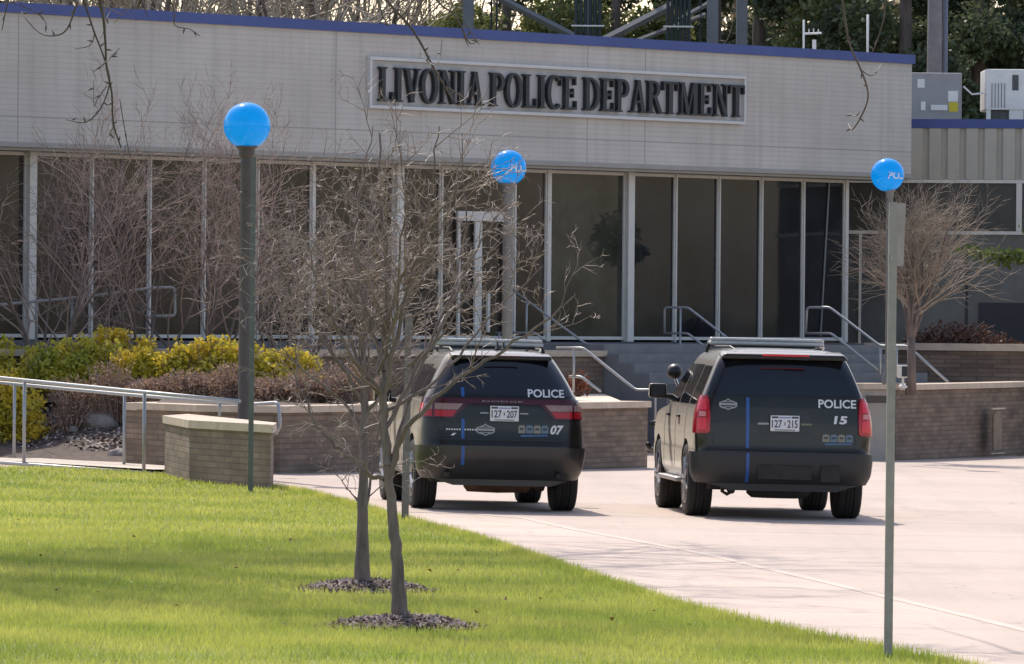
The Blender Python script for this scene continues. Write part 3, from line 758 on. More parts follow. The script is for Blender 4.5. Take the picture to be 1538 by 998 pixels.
for c in TXT:
    adv, st = LT[c]
    if st:
        mb = MB()
        for i, q in enumerate(st):
            e = .0004*(i % 7)
            lo_ = [(cur+x_*xs_+off, z0_+y_*LH) for x_, y_ in q]
            mb.add([(x_, -.115-e, z) for x_, z in lo_]+[(x_, -.045+e, z) for x_, z in lo_], [(0, 1, 2, 3), (7, 6, 5, 4), (0, 4, 5, 1), (1, 5, 6, 2), (2, 6, 7, 3), (3, 7, 4, 0)])
        mb.build('letter', M_let, sign)
    cur += adv*xs_

# right wing
WO = at(1262, 400, 125.6); WO.z = 0
WDIR = Vector((math.cos(R(-12)), math.sin(R(-12)), 0)); WROT = R(-12)
def ws(px):
    r_, _ = ray(px, 400); return (r_*WO.y - WO.x)/(WDIR.x - r_*WDIR.y)
def wz(px, py): b = WO+WDIR*ws(px); return at(px, py, b.y).z
wing = empty('building_wing', WO, (0, 0, WROT)); tag(wing, 'lower wing at the right with ribbed panels, blue edge and grey windows', 'building')
wzt = wz(1450, 181); wzs = wz(1450, 193); wzb = wz(1450, 272); wzm = wz(1450, 350)
print('wing', wzt, wzs, wzb, wzm, wz(1450, 505))
WL = ws(1700)+4
mb = MB(); mb.box(0.0, WL, -.04, .3, wzs+.003, wzt+.02); mb.build('roof_coping', M_blue, wing)
mb = MB(); mb.box(0, WL, .03, .28, wzb+.02, wzs); 
x_ = ws(1367)
k = 0
while x_ < WL:
    mb.box(x_, x_+.22, -.03, .029, wzb+.022, wzs-.002); x_ += .34
mb.build('ribbed_siding', M_wingsid, wing)
mb = MB(); mb.box(.1, WL, .3, 12, wzs-.3, wzs-.1); mb.build('roof', MATS['roof_gravel'], wing)
mb = MB(); mb.box(0, WL, -.03, .05, wzb-.04, wzb+.018); mb.box(0.1, WL, -.03, .05, wzm-.03, wzm+.03)
for px in (1292,): mb.box(ws(px)-.02, ws(px)+.02, -.028, .05, 1.7, wzm-.032)
for px in (1530, 1620): mb.box(ws(px)-.05, ws(px)+.05, -.032, .05, wzm+.032, wzb-.042)
mb.build('window_frame', M_white, wing)
px_w = [0.02, ws(1473), ws(1530), WL]
pn = MB(); pn.add([(0, 0.03, wzm+.03), (WL, 0.03, wzm+.03), (WL, 0.03, wzb-.04), (0, 0.03, wzb-.04)], [(0, 1, 2, 3)])
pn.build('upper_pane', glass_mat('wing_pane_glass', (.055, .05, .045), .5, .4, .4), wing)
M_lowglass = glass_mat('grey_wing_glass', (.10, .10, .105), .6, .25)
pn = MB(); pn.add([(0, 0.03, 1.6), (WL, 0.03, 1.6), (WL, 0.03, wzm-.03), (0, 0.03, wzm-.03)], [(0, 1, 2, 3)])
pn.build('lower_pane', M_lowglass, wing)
dk = MB(); dk.box(ws(1470), ws(1640), -.004, .028, 1.7, wz(1500, 455)); dk.box(ws(1452)-.02, ws(1452)+.02, -.006, .028, 1.7, wz(1452, 365)); dk.build('dark_reflection_shape', mat('dark_reflection', (.02, .02, .028), .4, .2, 2), wing)  # dark shape among the window reflections, put in as flat dark boxes
mb = MB(); mb.box(0, WL, .05, .3, -.2, wzb-.042); mb.build('inner_wall', MATS['dark_interior'], wing)
# arch-shaped reflection strip in the upper pane, added as a pale bent tube on the glass
mb = MB()
for i in range(1):
    c_ = ws(1478); zc_ = (wzm+wzb)/2
    mb.tube([(c_+.10*math.cos(t)*1.2, .015, zc_+.34*math.sin(t)) for t in [PI*.55+PI*.9*j/12 for j in range(13)]], .02, 6)
mb.build('reflection_arc', mat('reflection_grey', (.12, .11, .10), .6), wing)

# ------------------------------------------------------------------ stairs, terraces, walls
SL0, SL1 = SLf+.02, fs_(1292, 2.0)
st = empty('entrance_stairs', P0, (0, 0, FROT)); tag(st, 'shaded concrete steps rising to the glass entrance of the building', 'stairs')
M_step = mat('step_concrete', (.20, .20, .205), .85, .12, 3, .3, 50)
mb = MB(); z = 1.72; o_ = PO+.0
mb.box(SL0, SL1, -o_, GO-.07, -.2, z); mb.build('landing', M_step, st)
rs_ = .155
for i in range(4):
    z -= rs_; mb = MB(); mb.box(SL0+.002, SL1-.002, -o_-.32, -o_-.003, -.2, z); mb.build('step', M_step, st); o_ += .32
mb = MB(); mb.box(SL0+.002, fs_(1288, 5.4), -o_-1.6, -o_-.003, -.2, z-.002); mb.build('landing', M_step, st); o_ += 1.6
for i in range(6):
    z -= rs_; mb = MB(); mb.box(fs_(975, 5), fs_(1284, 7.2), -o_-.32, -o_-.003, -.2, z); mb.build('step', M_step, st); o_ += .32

def wall_run(name, label, pts, z_top, th, mbrick, mcap, capover=.06, caph=.09, cat='wall', z_bot=-.3, group=None, capdeep=None):
    """retaining wall along ground points pts (front face), going thickness th backwards"""
    P = [Vector((p[0], p[1], 0)) for p in pts]; B = offs(P, th)
    c0 = offs(P, -capover); c1 = offs(P, (capdeep or th)+capover)
    root = empty(name, (P[0].x, P[0].y, gz(P[0].x))); tag(root, label, cat, group)
    r0 = Vector(root.location)
    def strip(a, b, z0_, z1_, nm, m):
        n_ = len(a)
        vs = [(p.x-r0.x, p.y-r0.y, z0_-r0.z) for p in a]+[(p.x-r0.x, p.y-r0.y, z0_-r0.z) for p in b]+[(p.x-r0.x, p.y-r0.y, z1_-r0.z) for p in a]+[(p.x-r0.x, p.y-r0.y, z1_-r0.z) for p in b]
        fs = []
        for k in range(n_-1):
            fs += [(k, k+1, 2*n_+k+1, 2*n_+k), (n_+k+1, n_+k, 3*n_+k, 3*n_+k+1), (2*n_+k, 2*n_+k+1, 3*n_+k+1, 3*n_+k), (k+1, k, n_+k, n_+k+1)]
        fs += [(n_, 0, 2*n_, 3*n_), (n_-1, 2*n_-1, 4*n_-1, 3*n_-1)]
        mesh_obj(nm, vs, fs, m, root)
    strip(P, B, z_bot, z_top-caph-.002, 'brickwork', mbrick); strip(c0, c1, z_top-caph, z_top, 'coping', mcap)
    return root
LW = [gat(*p) for p in [(205, 701), (300, 708), (420, 712), (560, 709), (700, 708), (830, 706), (900, 705), (940, 704), (972, 703)]]
wall_run('planter_wall', 'long low tan brick planter wall with pale coping behind the left police car', LW, .95, .35, M_brick, M_cap)
# terrace surface behind the left wall
lb = offs([Vector((p.x, p.y, 0)) for p in LW], .30)
ter = [(p.x, p.y) for p in lb]; e0 = P0+OUT*(PO+.02)+AX*SLf; e1 = P0+OUT*(PO+.02)-AX*5
ter2 = ter[3:] + [(e0.x, e0.y), (e0.x-AX.x*4.5, e0.y-AX.y*4.5)]
M_ter = mat('terrace_concrete', (.68, .58, .46), .85, .08, 1.5)
flat_poly('terrace', ter2, M_ter, .93)
# pier block (front left), hexagonal
def block(name, label, front, z_top, depth):
    """front: picture points of the base of visible faces, left to right"""
    G = [gat(*p) for p in front]
    c = Vector((sum(g.x for g in G)/len(G), sum(g.y for g in G)/len(G)+depth/2, 0))
    P = [(g.x, g.y) for g in G] + [(G[-1].x-.02, G[-1].y+depth), (G[0].x+.25, G[0].y+depth*.9)]
    root = empty(name, (c.x, c.y, gz(c.x))); tag(root, label, 'wall pier')
    MB().prism([(x_-c.x, y_-c.y) for x_, y_ in P], -.3, z_top-.10, None).build('brickwork', M_brick, root)
    cx, cy = sum(p[0] for p in P)/len(P), sum(p[1] for p in P)/len(P)
    MB().prism([((x_-cx)*1.05+cx-c.x, (y_-cy)*1.06+cy-c.y) for x_, y_ in P], z_top-.098, z_top).build('coping', M_cap, root)
    return root
block('brick_pier', 'squat tan brick pier with angled pale cap at the corner of the lawn', [(247, 716), (284, 727), (406, 739)], .80, 1.6)
block('brick_pier', 'brick pier with pale cap half hidden behind the railing, left of the squat pier', [(186, 699), (212, 701), (250, 699)], .87, .9)

RW = [gat(*p) for p in [(1345, 692), (1400, 690), (1450, 688), (1500, 686), (1538, 684), (1600, 681), (1700, 678)]]
wall_run('planter_wall', 'brown brick retaining wall with pale coping at the right of the drive', RW, 1.13, .4, M_brick2, M_cap)
rb_ = offs([Vector((p.x, p.y, 0)) for p in RW], .35)
lft = gat(1290, 690)
ter = [(lft.x, lft.y+.2), (rb_[0].x, rb_[0].y)] + [(p.x, p.y) for p in rb_[1:]] + [(rb_[-1].x, 119), (lft.x+1.2, 119), (lft.x+.4, 110)]
flat_poly('terrace', ter, M_ter, 1.10)
# stub wall between the stairs and the right wall, with its pale panel
SW = [gat(*p) for p in [(1292, 692), (1330, 692), (1346, 692)]]
SW = [Vector((p.x, p.y+.02, 0)) for p in SW]
root = wall_run('stair_pier', 'pale rendered wall end with dark recess beside the right police car', SW, 1.15, .5, mat('pale_render', (.34, .31, .27), .85, .1, 3), M_cap)
r0 = root.location
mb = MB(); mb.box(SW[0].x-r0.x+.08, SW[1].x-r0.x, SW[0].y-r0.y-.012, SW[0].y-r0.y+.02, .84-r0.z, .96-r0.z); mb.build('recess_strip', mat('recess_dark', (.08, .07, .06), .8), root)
# plaque-like drain cover patch on right wall
cR = (RW[2]+RW[3])/2
pl = empty('wall_hatch', (cR.x+.25, cR.y+.02, gz(cR.x))); tag(pl, 'faded rounded brown hatch with a thin pale ledge in the right brick wall', 'wall hatch')
M_hatch = mat('hatch_brown', (.20, .15, .11), .8, .2, 6)
d_ = RW[3]-RW[2]; pl.rotation_euler = (0, 0, math.atan2(d_.y, d_.x))
pl.scale = (1.5, .4, 1)
mb = MB(); prof = [(-.16, .12), (.16, .12), (.16, .68)] + [(.16*math.cos(PI*k/10), .68+.09*math.sin(PI*k/10)) for k in range(1, 10)] + [(-.16, .68)]
n_ = len(prof); mb.add([(a, -.03, b) for a, b in prof]+[(a, .06, b) for a, b in prof], [tuple(range(n_)), tuple(range(2*n_-1, n_-1, -1))]+[(k, n_+k, n_+(k+1) % n_, (k+1) % n_) for k in range(n_)])
mb.build('hatch_door', M_hatch, pl); MB().box(-.24, .24, -.07, .02, .80, .825).build('ledge', M_cap, pl)
MB().box(-.26, .26, -.05, .02, .06, .075).build('sill', M_cap, pl)

# upper wall in front of the wing
UW = [at(px, 520, D) for px, D in ((1300, 119.5), (1400, 119), (1500, 118.5), (1700, 117.5))]
wall_run('upper_wall', 'upper brown brick wall with pale coping below the wing windows', UW, 1.76, .6, M_brick2, M_cap, caph=.12, z_bot=.9)

# ------------------------------------------------------------------ railings (in vertical planes)
def plane_rail(name, label, origin_px, D0, dirv, polys, posts, r=.024, group='metal handrails by the steps and ramps', base_z=None):
    o3 = at(origin_px[0], origin_px[1], D0); o2 = Vector((o3.x, o3.y, 0)); dv = Vector(dirv).normalized()
    def pt(px, py):
        r_, _ = ray(px, py); s_ = (r_*o2.y-o2.x)/(dv.x-r_*dv.y); b = o2+dv*s_; return at(px, py, b.y)
    root = empty(name, (o2.x, o2.y, gz(o2.x))); tag(root, label, 'railing', group); r0 = Vector(root.location)
    for pl_ in polys:
        P = [pt(*p)-r0 for p in pl_]; F = []
        for i, p in enumerate(P):                       # rounded bends
            if 0 < i < len(P)-1:
                a_ = (P[i-1]-p); b_ = (P[i+1]-p); k_ = min(.06, a_.length*.3, b_.length*.3)
                F += [p+a_.normalized()*k_, p+(a_.normalized()+b_.normalized())*k_*.25, p+b_.normalized()*k_]
            else: F.append(p)
        MB().tube(F, r, 10).build('rail', M_gal, root, True)
    for px, y0, y1 in posts:
        a_ = pt(px, y0)-r0; b_ = pt(px, y1)-r0; b_.x, b_.y = a_.x, a_.y
        MB().tube([a_, b_], r*.95, 10).build('post', M_gal, root, True)
    return root
NV = (OUT.x, OUT.y, 0)
plane_rail('handrail', 'two-bar handrail stepping down just left of the right police car roof', (1000, 462), 115.5, NV,
           [[(998, 502), (998, 462), (1033, 462), (1085, 502), (1130, 540)], [(998, 501), (1033, 501), (1066, 527)]], [(1022, 462, 585), (1085, 502, 580)], r=.02)
plane_rail('handrail', 'two-bar handrail stepping down beside the signpost at the right', (1212, 462), 115.8, NV,
           [[(1210, 500), (1212, 462), (1246, 462), (1322, 520), (1362, 520), (1376, 531), (1424, 574)], [(1210, 501), (1248, 501), (1321, 558)]], [(1322, 520, 563), (1347, 520, 566), (1424, 574, 600)], r=.022)
plane_rail('handrail', 'long sloping handrail that ends level beside the left mirror of the right car', (880, 523), 107.5, NV,
           [[(836, 523), (876, 523), (955, 586), (984, 586), (984, 640)], [(855, 566), (873, 566), (902, 588)]], [(862, 523, 590)], r=.022)
plane_rail('handrail', 'upper handrail on the steps running down from the entrance columns', (816, 468), 113.5, NV,
           [[(760, 428), (816, 470), (880, 517), (903, 520), (907, 530), (907, 555)]], [(791, 451, 520)], r=.02)
plane_rail('handrail', 'short level handrail just above the left police car roof', (780, 500), 112, NV,
           [[(745, 500), (804, 500), (816, 510)]], [(750, 500, 530)], r=.018)
# ramp railings at the left: near and far runs
AXr = (gat(245, 712)-gat(0, 697)); AXr.z = 0
plane_rail('ramp_railing', 'near railing of the ramp along the lawn edge, curving down behind the squat pier', (0, 697), gat(0, 699).y, (AXr.x, AXr.y, 0),
           [[(-60, 563), (0, 568), (180, 586), (360, 603)], [(-60, 690), (0, 695), (245, 713)]], [(37, 570, 700), (217, 590, 714)], r=.026)
plane_rail('ramp_railing', 'far railing of the ramp with a looped end beyond the squat pier', (0, 690), gat(0, 692).y, (AXr.x, AXr.y, 0),
           [[(-60, 570), (0, 575), (180, 592), (372, 608), (418, 605), (421, 640), (414, 652)], [(-60, 688), (0, 692), (240, 706)]], [(22, 577, 698), (187, 592, 707), (330, 604, 625)], r=.024)
plane_rail('ramp_railing', 'upper ramp railing rising in front of the left windows', (0, 458), 103.4, (1, .35, 0),
           [[(-60, 466), (0, 458), (130, 446), (228, 433), (262, 432), (263, 475), (226, 475)]], [(55, 453, 520), (108, 450, 520), (222, 433, 520)], r=.024)
# ramp slab
rp0 = gat(-60, 693); rp1 = gat(243, 711); dr_ = (rp1-rp0); dr_.z = 0; dr_.normalize(); nr_ = Vector((-dr_.y, dr_.x, 0))
q = [rp0-nr_*.15, rp1-nr_*.15, rp1+nr_*1.3, rp0+nr_*1.3]
flat_poly('ramp', [(p.x, p.y) for p in q], M_conc, .05)

# ------------------------------------------------------------------ planting bed, rocks, shrubs
M_bed = mat('bed_mulch', (.11, .08, .066), .95, .5, 12, .9, 60)
M_bedchip = mat('bed_litter', (.42, .34, .30), .9, .5, 18)
xs2 = [-16, -9.5, -8.5, -8, -7.5, -7, -6.5, -6, -5.6, -5.3]
vs = []; fs = []; ys2 = [97.0, 98.2, 99.2, 100, 101, 102, 103, 104.5, 107]
for j, yy in enumerate(ys2):
    for x_ in xs2:
        t = max(0, min(1, (yy-99)/4.2)); vs.append((x_, yy+ (x_+7.4)*-.55, .06+.85*t**.8+rnd.gauss(0, .02)+gz(x_) - (.12 if j == 0 else 0)))
for j in range(len(ys2)-1):
    for i in range(len(xs2)-1): n_ = len(xs2); fs.append((j*n_+i, j*n_+i+1, (j+1)*n_+i+1, (j+1)*n_+i))
tag(mesh_obj('planting_bed', vs, fs, M_bed, None, True), kind='structure')
def bedz(x, y):
    yy = y-(x+7.4)*-.55; t = max(0, min(1, (yy-99)/4.2)); return .06+.85*t**.8+gz(x)
# bed behind the long wall
bp_ = [(p.x, p.y) for p in lb[:4]] + [(-1.6, 103), (-4.2, 104.5), (-6.5, 104.5)]
flat_poly('planting_bed', [(lb[0].x, lb[0].y), (lb[3].x, lb[3].y), (-2.3, 99), (-2.6, 104.5), (-5.2, 103.5)], M_bed, .88)
mb = MB()
for _ in range(2600):
    x_ = rnd.uniform(-8.2, -5.4); yy = rnd.uniform(99, 102.5)+(x_+7.4)*-.55; z_ = bedz(x_, yy)+.01
    p = Vector((x_, yy, z_)); d = Vector((rnd.gauss(0, 1), rnd.gauss(0, 1), rnd.gauss(0, .5))).normalized(); u, v_ = perp(d); L_ = rnd.uniform(.015, .05); w3 = L_*.5
    mb.add([p-d*L_-u*w3, p-d*L_+u*w3, p+d*L_+u*w3+v_*.01, p+d*L_-u*w3+v_*.01], [(0, 1, 2, 3)])
tag(mb.build('leaf_litter', M_bedchip), 'pale leaf litter strewn over the dark mulch bed', 'leaf litter', kind='stuff')
M_rock = mat('pale_rock', (.33, .29, .26), .9, .3, 8, .6, 30)
def rock(c, s3, seed, label):
    bm = bmesh.new(); bmesh.ops.create_icosphere(bm, subdivisions=3, radius=1)
    for v in bm.verts:
        f = 1+.28*noise.noise(v.co*1.3+Vector((seed, 0, 0)))+.1*noise.noise(v.co*4)
        v.co = Vector((v.co.x*s3[0]*f, v.co.y*s3[1]*f, v.co.z*s3[2]*f))
    me = bpy.data.meshes.new('rock'); bm.to_mesh(me); bm.free(); me.materials.append(M_rock)
    me.polygons.foreach_set('use_smooth', [True]*len(me.polygons))
    o = bpy.data.objects.new('rock', me); COL.objects.link(o); o.location = c; tag(o, label, 'rock')
for i, (px, py, D, s3, lb_) in enumerate([(150, 656, 99.8, (.30, .22, .15), 'largest pale rounded rock in the mulch bed behind the railing'),
                                     (176, 692, 97.2, (.14, .12, .09), 'small pale rock at the foot of the brick pier behind the railing'),
                                     (149, 640, 101.5, (.12, .1, .06), 'small flat pale rock above the largest rock in the bed'),
                                     (110, 676, 99.6, (.08, .07, .06), 'little stone in the mulch left of the largest rock')]):
    p = at(px, py, D); rock((p.x, p.y, max(p.z-s3[2]*.2, bedz(p.x, p.y)+s3[2]*.3)), s3, i*3.1, lb_)

def leaf_cloud(blobs, n, size, seed, stemfrac=0, flat=.5, up=0.0):
    r_ = np.random.default_rng(seed); V = []
    tot = sum(b[3]*b[4]*b[5] for b in blobs)
    for (cx, cy, cz, rx, ry, rz) in blobs:
        if n < 1: break
        k = int(n*rx*ry*rz/tot)+1
        d = r_.standard_normal((k, 3)); d /= np.linalg.norm(d, axis=1)[:, None]
        rad = r_.random(k)**.45
        nz = np.array([noise.noise(Vector(q*2.2)+Vector((cx*3, cy, seed))) for q in d])
        P = np.array([cx, cy, cz]) + d*(rad*(1+.45*nz))[:, None]*np.array([rx, ry, rz])
        a = r_.standard_normal((k, 3)); a[:, 2] += up*2; a /= np.linalg.norm(a, axis=1)[:, None]
        b = np.cross(a, r_.standard_normal((k, 3))); b /= np.linalg.norm(b, axis=1)[:, None]
        s_ = size*(.6+.8*r_.random(k))[:, None]
        q = np.stack([P-a*s_, P+b*s_*flat, P+a*s_, P-b*s_*flat], 1); V.append(q.reshape(-1, 3))
    V = np.concatenate(V); return V, np.arange(len(V)).reshape(-1, 4)
M_yel = thin_mat('yellow_green_leaf', (.52, .46, .05), (.88, .66, .07), 2.2, .5)
M_grn = thin_mat('fresh_green_leaf', (.42, .44, .07), (.86, .70, .09), 2.0, .5)
M_hedge = thin_mat('dry_brown_leaf', (.26, .17, .125), (.42, .28, .20), 5, .35)
def shrub(name, label, cat, group, blobs, n, size, m, seed, stems=10, base=None):
    cx = sum(b[0] for b in blobs)/len(blobs); cy = sum(b[1] for b in blobs)/len(blobs); z0 = base if base is not None else min(b[2]-b[5] for b in blobs)
    root = empty(name, (cx, cy, z0)); tag(root, label, cat, group)
    bl = [(b[0]-cx, b[1]-cy, b[2]-z0, b[3], b[4], b[5]) for b in blobs]
    V, F = leaf_cloud(bl, n, size, seed); o = mesh_np('foliage', V, F, m); o.parent = root
    mb = MB(); s_ = random.Random(seed)
    for b in bl:
        for _ in range(stems):
            e = Vector((b[0]+s_.uniform(-1, 1)*b[3]*.9, b[1]+s_.uniform(-1, 1)*b[4]*.8, b[2]+s_.uniform(.1, 1.05)*b[5]))
            s0_ = Vector((b[0]*.8+s_.gauss(0, .05), b[1], 0)); mb.tube([s0_, s0_.lerp(e, .5)+Vector((0, 0, .08)), e], [.012, .008, .003], 4, cap=False)
    mb.build('stems', M_twig_brown, root); return root
yl = [(-10, 500, 0, 'g'), (40, 510, 1, 'g'), (90, 515, 0, 'g'), (130, 505, 0, 'g'), (175, 495, 1, 'y'), (225, 510, 0, 'y'), (275, 515, 0, 'y'), (305, 505, 1, 'g'), (345, 505, 0, 'y'), (400, 512, 0, 'y'), (440, 525, 1, 'y')]
names = ['at the far left', 'second from the left edge', 'above the rock bed', 'under the upper ramp railing', 'tallest bright yellow', 'right of the tallest', 'broad yellow one left of the lamp post', 'with green top left of the lamp post', 'just left of the lamp post', 'just right of the lamp post', 'at the right end of the row']
for i, (px, py, dd_, kk) in enumerate(yl):
    D = 101.5+dd_*.6 - px*.002; c = at(px, py+25, D); top = at(px, py-8, D).z
    s_ = random.Random(i+50); rz_ = (top-.95)/2*s_.uniform(.78, 1.0)-.02
    bl = [(c.x, c.y, .95+rz_, .30, .36, rz_), (c.x-.26, c.y+.1, .95+rz_*.62, .24, .3, rz_*.66), (c.x+.26, c.y-.1, .95+rz_*.55, .24, .3, rz_*.6)]
    shrub('evergreen_shrub', 'feathery ' + ('yellow-green' if kk == 'g' else 'golden yellow') + ' shrub ' + names[i], 'shrub', 'golden and green shrubs in the raised bed', bl + [(c.x-.1, c.y-.1, 1.2, .5, .35, .26), (c.x-.15, c.y-.1, 1.38, .32, .3, .2)] + [(c.x+s_.uniform(-.45, .45), c.y+s_.uniform(-.2, .2), .95+2*rz_*s_.uniform(.5, .88), .17, .16, .17) for _ in range(7)], 5200, .042, M_yel if kk == 'y' else M_grn, 100+i, base=.85)
c = at(25, 625, 99.6)
shrub('evergreen_shrub', 'golden yellow shrub low behind the railing at the far left', 'shrub', 'golden and green shrubs in the raised bed',
      [(c.x, c.y, .62, .5, .4, .55), (c.x-.4, c.y, .7, .45, .4, .6), (c.x+.1, c.y-.1, .3, .45, .35, .3), (c.x-.2, c.y, 1.05, .35, .35, .32)], 5200, .045, M_yel, 140, base=.1)
for i, px in enumerate([110, 165, 225, 285, 345, 405, 465, 520]):
    D = 98.6 - max(0, (px-250))*.004+(1.2 if px < 200 else 0); c = at(px, 590, D); h0 = .7 if px < 200 else .9; top = at(px, 556+(8 if px < 150 else 0), D).z; rz_ = (top-h0)/2+.04
    shrub('brown_hedge_shrub', ['leftmost rounded', 'second rounded', 'dense low', 'low domed', 'flat topped', 'low twiggy', 'thin twiggy', 'rightmost thin'][i] + ' red-brown dormant shrub behind the planter wall', 'shrub', 'dormant red-brown shrubs behind the planter wall',
          [(c.x, c.y, h0+rz_*(.85+.25*math.sin(i*2.1)), .38, .38, rz_*(.9+.2*math.sin(i*2.1))), (c.x+.25, c.y+.1, h0+rz_*.7, .3, .35, rz_*.75)] + ([(c.x, c.y-.1, .62, .4, .4, .36)] if px < 140 else []), 2300, .024, M_hedge, 200+i, stems=40, base=h0-.4 if px < 200 else h0)
# reddish bush near the steps and under the wing
c = at(868, 578, 108); shrub('small_bush', 'small reddish bush at the foot of the sloping handrail', 'shrub', None, [(c.x, c.y, 1.1, .2, .2, .2)], 500, .03, thin_mat('red_leaf', (.16, .05, .025), (.26, .09, .04), 6, .2), 300, base=.93)
c = at(1440, 500, 120.4); shrub('red_bush', 'low spreading reddish bush behind the upper wall at the right', 'shrub', None, [(c.x, c.y, 1.85, .75, .4, .3), (c.x+.5, c.y, 1.75, .6, .4, .2), (c.x-.6, c.y, 1.75, .5, .4, .22)], 3000, .035, thin_mat('rust_leaf', (.10, .05, .035), (.17, .085, .06), 6, .2), 301, base=1.6)

# --- bare trees in front of the left windows (multi-stem)
def bare_tree(name, label, group, base, H, spread, seed, m=None, nst=5, levels=4, nn=(8, 6, 4, 2), tr=.06, up=.06, rmin=.004, trunk=0.0, lscale=1.0):
    s_ = random.Random(seed); root = empty(name, base); tag(root, label, 'tree', group)
    cfg = dict(seg=[.4, .22, .13, .09, .08], wob=.13, up=[up, .05, .03, .02, .02], levels=levels-1, n=nn, t0=[.22, .15, .15, .2], ang=(22, 52), len=(.40*lscale, .62*lscale), rmin=rmin)
    paths = []
    if trunk > 0: MB().tube([(0, 0, -.1), (.01, 0, trunk*.5), (0, 0, trunk)], [tr*1.5, tr*1.1, tr], 10).build('trunk', M_bark, root, True)
    for i in range(nst):
        a = 2*PI*i/nst+s_.uniform(-.4, .4); sp = spread*s_.uniform(.5, 1)
        d = Vector((math.cos(a)*sp, math.sin(a)*sp, 1)).normalized()
        grow(paths, Vector((math.cos(a)*tr*.5, math.sin(a)*tr*.5, trunk-.03)), d, (H-trunk)*s_.uniform(.8, 1.05), tr*.6, 0, cfg, s_)
    paths_mesh('limbs', [p for p in paths if p[2] < 1], M_bark, root, sides=(6, 4, 3, 3, 3, 3)); paths_mesh('twigs', [p for p in paths if p[2] >= 1], m or M_twig_brown, root, sides=(6, 4, 3, 3, 3, 3))
    return root
for i, (px, D, H, lab) in enumerate([(70, 102.8, 3.7, 'left of the lamp post, nearest the picture edge'), (205, 103.4, 4.2, 'left of the lamp post, above the tallest yellow shrub'), (320, 103.6, 3.9, 'directly left of the tall lamp post'), (430, 104.5, 2.9, 'right of the tall lamp post')]):
    p = at(px, 500, D); bare_tree('bare_tree', 'twiggy brown bare tree '+lab, 'bare trees in front of the left windows', (p.x, p.y, .9), H, .66, 400+i, nst=6, nn=(8, 6, 4, 2), tr=.05, rmin=.0045)
pR = at(1368, 575, 109.5)
bare_tree('bare_tree', 'rounded bare tree on the right terrace behind the signpost', None, (pR.x, pR.y, 1.07), 2.75, .40, 431, m=mat('tan_twig', (.27, .22, .17), .75, .3, 3), nst=7, nn=(12, 6, 3, 2), tr=.065, trunk=.85, rmin=.0042, up=.0, lscale=1.3)
# evergreen spray at right
c = at(1500, 385, 119.3); shrub('pine_branch', 'loose green evergreen boughs beside the wing windows at the right edge', 'tree', None,
    [(c.x, c.y, c.z, .55, .3, .16), (c.x-.45, c.y, c.z+.1, .35, .25, .1), (c.x+.5, c.y, c.z-.05, .5, .3, .16), (c.x+1.3, c.y, c.z+.3, .8, .4, .5)], 1500, .06, thin_mat('pine_leaf', (.05, .085, .02), (.16, .20, .05), 5, .3), 330, stems=0, base=1.6)

# ------------------------------------------------------------------ lamps
def globe_mat():
    m = bpy.data.materials.new('blue_globe_plastic'); m.use_nodes = True
    nt = m.node_tree; N = nt.nodes; L = nt.links; b = N['Principled BSDF']
    b.inputs['Base Color'].default_value = (.004, .34, .95, 1); b.inputs['Roughness'].default_value = .16; b.inputs['Coat Weight'].default_value = .6
    t = N.new('ShaderNodeBsdfTranslucent'); t.inputs[0].default_value = (.01, .68, 1, 1)
    mx = N.new('ShaderNodeMixShader'); mx.inputs[0].default_value = .62
    L.new(b.outputs[0], mx.inputs[1]); L.new(t.outputs[0], mx.inputs[2]); L.new(mx.outputs[0], N['Material Output'].inputs['Surface'])
    return m
M_globe = globe_mat()
M_lamp = mat('dark_lamp_paint', (.072, .060, .056), .5, .2, 6)
M_lampg = mat('grey_lamp_paint', (.17, .165, .155), .55, .15, 6)
M_wtxt = mat('white_decal', (.72, .74, .78), .45)
def lamp(label, px, pyc, D, dia, z_base, pole_r, pole_m, txt=None, taz=0, foot_dx=0):
    c = at(px, pyc, D); root = empty('globe_lamp', (c.x+foot_dx, c.y, z_base)); tag(root, label, 'street lamp', 'blue globe lamps in front of the building')
    r_ = dia/2; zc = c.z-z_base; zb = zc-r_*.95
    prof = [(pole_r*1.9, 0), (pole_r*1.9, .12), (pole_r*1.25, .2), (pole_r*1.1, .3), (pole_r, zb-.62), (pole_r*1.12, zb-.62), (pole_r*1.12, zb-.58), (pole_r*.98, zb-.57), (pole_r*.98, zb-.2), (pole_r*1.05, zb-.2)]
    angle_smooth(MB().lathe(prof+[(pole_r*.9, zb-.12)], 20).build('pole', pole_m, root), 30)
    angle_smooth(MB().lathe([(pole_r*.9, zb-.14), (pole_r*1.25, zb-.10), (pole_r*1.3, zb-.02), (pole_r*1.7, zb+.0), (pole_r*1.75, zb+.03), (pole_r*1.6, zb+.06), (pole_r*.6, zb+.07)], 20).build('collar', pole_m, root), 30)
    bm = bmesh.new(); bmesh.ops.create_uvsphere(bm, u_segments=48, v_segments=32, radius=r_)
    for v in bm.verts: v.co.x -= foot_dx; v.co.z += zc
    me = bpy.data.meshes.new('globe'); bm.to_mesh(me); bm.free(); me.materials.append(M_globe); me.polygons.foreach_set('use_smooth', [True]*len(me.polygons))
    g = bpy.data.objects.new('globe', me); COL.objects.link(g); g.parent = root
    if txt:
        vs, fs = text_geo(txt, .02); W_ = 1.35; H_ = .28*r_/.27*.55
        out = []
        for a, b in vs:
            az = taz + (a-.5)*1.95; el = (b-.5)*.44
            out.append((r_*1.006*math.cos(el)*math.sin(az)-foot_dx, -r_*1.006*math.cos(el)*math.cos(az), zc+r_*1.006*math.sin(el)-.01))
        mesh_obj('lettering', out, fs, M_wtxt, g)
    return root
